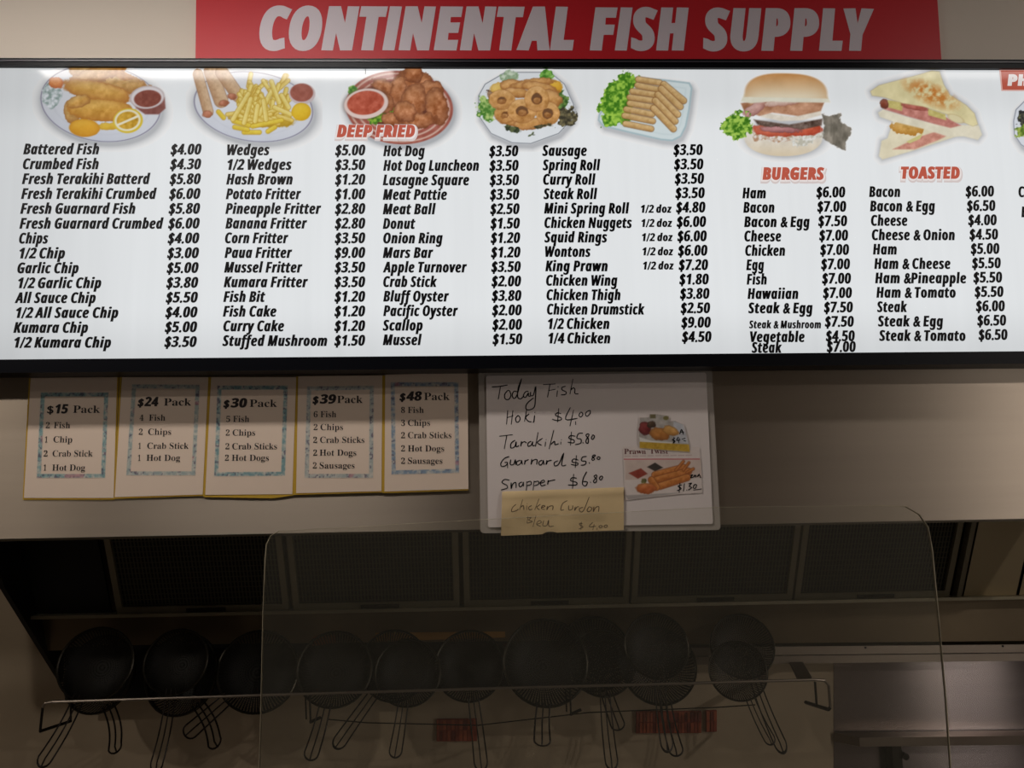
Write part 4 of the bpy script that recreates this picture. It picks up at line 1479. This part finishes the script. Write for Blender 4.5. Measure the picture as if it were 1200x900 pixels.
mb.tube([P(384, 843, YR + .1), P(430, 847, YR + .1), P(560, 850, YR + .1), P(690, 835, YR + .1), P(840, 829, YR + .1), P(885, 826, YR + .1)], .0018, 5)
mb.build('rear_wire', M_wire, rk)
mb = MB()
a0, a1 = P(931, 772, YW - .005), P(943, 794, YR + .01)
wv = Vector((.022, 0, 0))
mb.hexa([a1 - wv, a1 + wv, a0 + wv, a0 - wv, a1 - wv + Vector((0, .006, -.004)), a1 + wv + Vector((0, .006, -.004)), a0 + wv + Vector((0, .004, -.006)), a0 - wv + Vector((0, .004, -.006))])
mb.build('bracket', mat('bracket_brown', (70, 52, 40), .6, .4), rk)

# ================================================================== STRAINERS
def strainer_meshes():
    """rim radius 1 in the local XZ plane facing -Y, bowl bulges +Y, handle hangs to -Z"""
    rim = MB()
    N = 48
    pts = [(math.cos(2 * math.pi * i / N), 0, math.sin(2 * math.pi * i / N)) for i in range(N + 1)]
    rim.tube(pts, .035, 6)
    rim.tube([(q[0] * 1.0, .10, q[2] * 1.0) for q in pts], .02, 5)
    bowl = MB()
    NA, NR = 76, 26
    dep = .62

    def bp(i, j):
        ph = (j / NR) * math.pi / 2
        r = max(math.cos(ph), .0) ** .75
        an = 2 * math.pi * i / NA
        return Vector((r * math.cos(an), dep * math.sin(ph), r * math.sin(an)))
    for j in range(NR):
        for i in range(NA):
            a, b, c, d = bp(i, j), bp(i + 1, j), bp(i + 1, j + 1), bp(i, j + 1)
            if j > NR * .75:
                if i % 2:
                    continue
                b, c = bp(i + 2, j), bp(i + 2, j + 1)
            cc = (a + b + c + d) / 4
            k = .46
            q = [v.lerp(cc, 1 - k) for v in (a, b, c, d)]
            bowl.add([a, b, c, d] + q, [(0, 1, 5, 4), (1, 2, 6, 5), (2, 3, 7, 6), (3, 0, 4, 7)])
    hand = MB()
    w = .145
    y0 = -.04
    L = 1.0

    def hp(x, t):
        return (x, y0 - .25 * t * t + .10 * math.sin(t * 3.1), -1.0 + .1 - (L + .1) * t)
    left = [hp(-w * (1 + .25 * t), t) for t in [k / 8 for k in range(9)]]
    right = [hp(w * (1 + .25 * t), t) for t in [k / 8 for k in range(9)]]
    arc = []
    ex, ey, ez = hp(w * 1.25, 1)
    for k in range(1, 8):
        an = math.pi * k / 8
        arc.append((-ex * math.cos(an), ey, ez - ex * .8 * math.sin(an)))
    hand.tube(left + arc + right[::-1], .022, 6)
    hand.tube([hp(0, k / 8) for k in range(9)] + [(0, ey, ez - ex * .8)], .02, 6)
    out = []
    for nm, b, m, kd in (('rim', rim, M_wirerim, None), ('mesh_bowl', bowl, M_bowl, 'stuff'), ('handle', hand, M_wire, None)):
        me = bpy.data.meshes.new(nm)
        me.from_pydata([tuple(v) for v in b.v], [], b.f)
        me.materials.append(m)
        out.append((nm, me, kd))
    return out


M_wirerim = mat('rim_wire', (52, 48, 40), .35, .8)
M_bowl = mat('bowl_mesh', (34, 31, 24), .6, .3)
SM = strainer_meshes()
# px centre, radius px, px of the handle's end, depth, label
ST = [
    (112, 778, 42, (74, 890), 2.50, 'large dark wire strainer at the left end of the rack, handle slanting left'),
    (116, 790, 44, (164, 876), 2.60, 'strainer nested behind the leftmost one, handle slanting right'),
    (206, 775, 37, (204, 894), 2.50, 'second cluster front strainer with a bright round rim and straight handle'),
    (212, 790, 46, (279, 868), 2.60, 'strainer behind the bright rimmed one, handle slanting right'),
    (303, 787, 46, (225, 856), 2.56, 'dark strainer half hidden at the left edge of the clear shield'),
    (392, 784, 43, (371, 886), 2.50, 'first whole strainer inside the clear shield, handle slanting slightly left'),
    (462, 780, 40, (396, 868), 2.60, 'strainer whose handle slants strongly left, inside the shield'),
    (478, 788, 38, (466, 883), 2.50, 'small strainer left of the amber patches, handle nearly straight'),
    (550, 780, 40, (566, 894), 2.57, 'strainer hanging above the left red strip, long handle crossing it'),
    (640, 776, 49, (630, 874), 2.50, 'wide strainer left of the middle support with a short straight handle'),
    (696, 766, 42, (722, 854), 2.63, 'strainer at the middle support, handle slanting right behind another handle'),
    (706, 776, 38, (709, 892), 2.57, 'strainer right of the middle support with the longest straight handle'),
    (770, 757, 37, (770, 872), 2.50, 'front strainer above the right red strip, narrow and lower rimmed'),
    (772, 780, 43, (783, 882), 2.63, 'strainer nested behind the one above the right red strip'),
    (870, 757, 36, (900, 872), 2.60, 'rearmost strainer of the lone pair at the right, handle slanting right'),
    (865, 786, 33, (893, 868), 2.50, 'front strainer of the lone pair at the right end of the rack'),
]
proto = None
for i, (cx, cy, r, (hx, hy), Y, lab) in enumerate(ST):
    c = P(cx, cy, Y)
    rw = (P(cx + r, cy, Y) - c).length
    root = empty('wire_strainer', c, lab, 'strainer', 'wire strainers hanging along the rack')
    he = P(hx, hy, Y)
    dx, dz = he.x - c.x, he.z - c.z
    an = math.atan2(dx, -dz)
    hl = math.hypot(dx, dz) / rw - 1.15
    root.rotation_euler = (math.radians(-14), -an, 0)
    root.rotation_mode = 'XYZ'
    root.scale = (rw, rw, rw)
    root.matrix_world = Matrix.Translation(c) @ Matrix.Rotation(-an, 4, 'Y') @ Matrix.Rotation(math.radians(-22), 4, 'X') @ Matrix.Diagonal((rw, rw, rw, 1))
    for nm, me, kd in SM:
        o = bpy.data.objects.new(nm, me)
        COL.objects.link(o)
        o.parent = root
        if kd:
            o['kind'] = kd
        if nm == 'handle':
            s_ = max(.3, hl) / 1.0
            o.scale = (1, 1, s_)
            o.location = (0, 0, -.98 + .98 * s_)

# ------------------------------------------------------------------ red and amber strips standing in for reflections
for a, b, y0, y1, lab in ((511.5, 559, 843, 869, 'red strip standing for a reflection beside the long strainer handle, left of the two others'),
                          (745.5, 822, 834, 859.5, 'long red strip standing for a reflection behind the strainer handles'),
                          (827.5, 840, 833, 858, 'short red strip standing for a reflection, right of the long one')):
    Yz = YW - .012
    root = empty('red_reflection', P((a + b) / 2, y1, Yz), lab, 'strip')
    MB().slab(pxquad([(a, y1), (b, y1 - .5), (b, y0 - .5), (a, y0)], Yz), .010).build('refl_base', M_redrefl, root)
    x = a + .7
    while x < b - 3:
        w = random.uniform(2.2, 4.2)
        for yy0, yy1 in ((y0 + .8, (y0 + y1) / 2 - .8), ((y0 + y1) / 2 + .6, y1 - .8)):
            MB().slab(pxquad([(x, yy1), (min(x + w, b - .5), yy1), (min(x + w, b - .5), yy0), (x, yy0)], Yz - random.uniform(.002, .008)), .002).build('refl_stroke', random.choice([M_redrefl, mat('refl_red', (176, 84, 52), .7, var=.3, vscale=30), mat('refl_dark', (120, 44, 30), .7)]), root)
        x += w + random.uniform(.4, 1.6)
Yz = 2.725  # amber and orange reflections put in as coloured slabs
MB().slab(pxquad([(440, 752), (592, 747), (592, 731.5), (440, 736)], Yz), .004).build('amber_refl_strip', M_amber)
tag(bpy.data.objects['amber_refl_strip'], 'amber strip standing for a reflection behind the strainers', 'label')  # coloured slab for a reflection, not a real label
MB().slab(pxquad([(366, 757), (395, 753), (392, 744), (368, 746)], Yz), .004).build('orange_refl_patch', mat('orange_refl_patch', (150, 80, 40), .6, var=.2))
tag(bpy.data.objects['orange_refl_patch'], 'small orange patch standing for a reflection behind the first strainer in the shield', 'label')  # coloured slab for a reflection, not a real label

# ================================================================== CLEAR SHIELD
YG = 1.45
gl = bpy.data.materials.new('clear_acrylic')
gl.use_nodes = True
nt = gl.node_tree
nt.nodes.clear()
o_ = nt.nodes.new('ShaderNodeOutputMaterial')
tr = nt.nodes.new('ShaderNodeBsdfTransparent')
tr.inputs[0].default_value = (.985, .985, .97, 1)
gs = nt.nodes.new('ShaderNodeBsdfGlossy')
gs.inputs['Roughness'].default_value = .03
df = nt.nodes.new('ShaderNodeBsdfDiffuse')
df.inputs[0].default_value = (.78, .74, .58, 1)
fr_ = nt.nodes.new('ShaderNodeFresnel')
fr_.inputs[0].default_value = 1.33
m1 = nt.nodes.new('ShaderNodeMixShader')
m2 = nt.nodes.new('ShaderNodeMixShader')
tc = nt.nodes.new('ShaderNodeTexCoord')
ns = nt.nodes.new('ShaderNodeTexNoise')
ns.inputs['Scale'].default_value = 3
ns.inputs['Detail'].default_value = 4
rg = nt.nodes.new('ShaderNodeMapRange')
rg.inputs['To Min'].default_value = .016
rg.inputs['To Max'].default_value = .056
nt.links.new(tc.outputs['Object'], ns.inputs['Vector'])
nt.links.new(ns.outputs[0], rg.inputs[0])
nt.links.new(rg.outputs[0], m1.inputs[0])
nt.links.new(tr.outputs[0], m1.inputs[1])
nt.links.new(df.outputs[0], m1.inputs[2])
nt.links.new(fr_.outputs[0], m2.inputs[0])
nt.links.new(m1.outputs[0], m2.inputs[1])
nt.links.new(gs.outputs[0], m2.inputs[2])
nt.links.new(m2.outputs[0], o_.inputs[0])
shd = empty('sneeze_shield', P(700, 905, YG), 'large clear acrylic counter shield with rounded top corners', 'shield')
outl = [(300, 1010), (305, 860), (308, 720), (310.5, 655), (312, 638), (317, 628), (326, 622.5), (600, 607), (840, 594.5), (1030, 592.5), (1062, 593.5), (1078, 603), (1088, 618), (1093, 645), (1101, 730), (1109, 820), (1122, 1010)]
MB().slab(pxquad(outl[::-1], YG), .005).build('clear_sheet', gl, shd)
mb = MB()
for i in range(len(outl) - 1):
    a, b = P(*outl[i], YG), P(*outl[i + 1], YG)
    t = (b - a).normalized()
    nn = Vector((-t.z, 0, t.x)) * .0007
    if 6 <= i <= 8:
        nn = nn * .35
    mb.add([a - nn, b - nn, b + nn, a + nn, a - nn + Vector((0, .005, 0)), b - nn + Vector((0, .005, 0)), b + nn + Vector((0, .005, 0)), a + nn + Vector((0, .005, 0))],
           [(0, 1, 2, 3), (7, 6, 5, 4), (0, 4, 5, 1), (3, 2, 6, 7)])
mb.build('polished_edge', mat('acrylic_edge', (190, 178, 150), .25), shd)

# ================================================================== CEILING FIXTURES (outside the view)
for x, w, lab in ((*TUBES[0], 'white ceiling tube fixture at the left in front of the menu board'), (*TUBES[1], 'white ceiling tube fixture at the right in front of the menu board')):
    r_ = empty('ceiling_light', (x, 1.14, ZC), lab, 'light')
    MB().box((x - w / 2 - .03, 1.06, LZ + .01), (x + w / 2 + .03, 1.22, ZC)).build('housing', M_housing, r_)
wf = mesh('added_window_1', [(4.19, -2.26, .58), (4.19, -.98, .58), (4.19, -.98, 2.32), (4.19, -2.26, 2.32)], [(0, 1, 2, 3)], M_housing, kind='structure')  # added panel and frame around the side fill light, out of view
for y0, y1, z0, z1 in ((-2.34, -2.26, .5, 2.4), (-.98, -.90, .5, 2.4), (-2.26, -.98, .5, .6), (-2.26, -.98, 2.3, 2.4)):
    MB().box((4.12, y0, z0), (4.2, y1, z1)).build('added_window_frame', M_housing, wf)
w2 = mesh('added_window_2', [(4.19, YSIDE - .035, .5), (4.19, YSIDE + .035, .5), (4.19, YSIDE + .035, 2.4), (4.19, YSIDE - .035, 2.4)], [(0, 1, 2, 3)], M_housing, kind='structure')  # added panel behind the streak light, out of view
for y0, y1 in ((YSIDE - .09, YSIDE - .04), (YSIDE + .04, YSIDE + .09)):
    MB().box((4.12, y0, .45), (4.2, y1, 2.45)).build('added_window_frame', M_housing, w2)
for x, y, lab in ((-2.7, -.04, 'round ceiling downlight at the left'), (3.98, -1.05, 'round ceiling downlight at the right')):
    mb = MB()
    mb.tube([(x, y, LZ + .055), (x, y, ZC)], .07, 20)
    tag(mb.build('downlight', M_housing), lab, 'light')
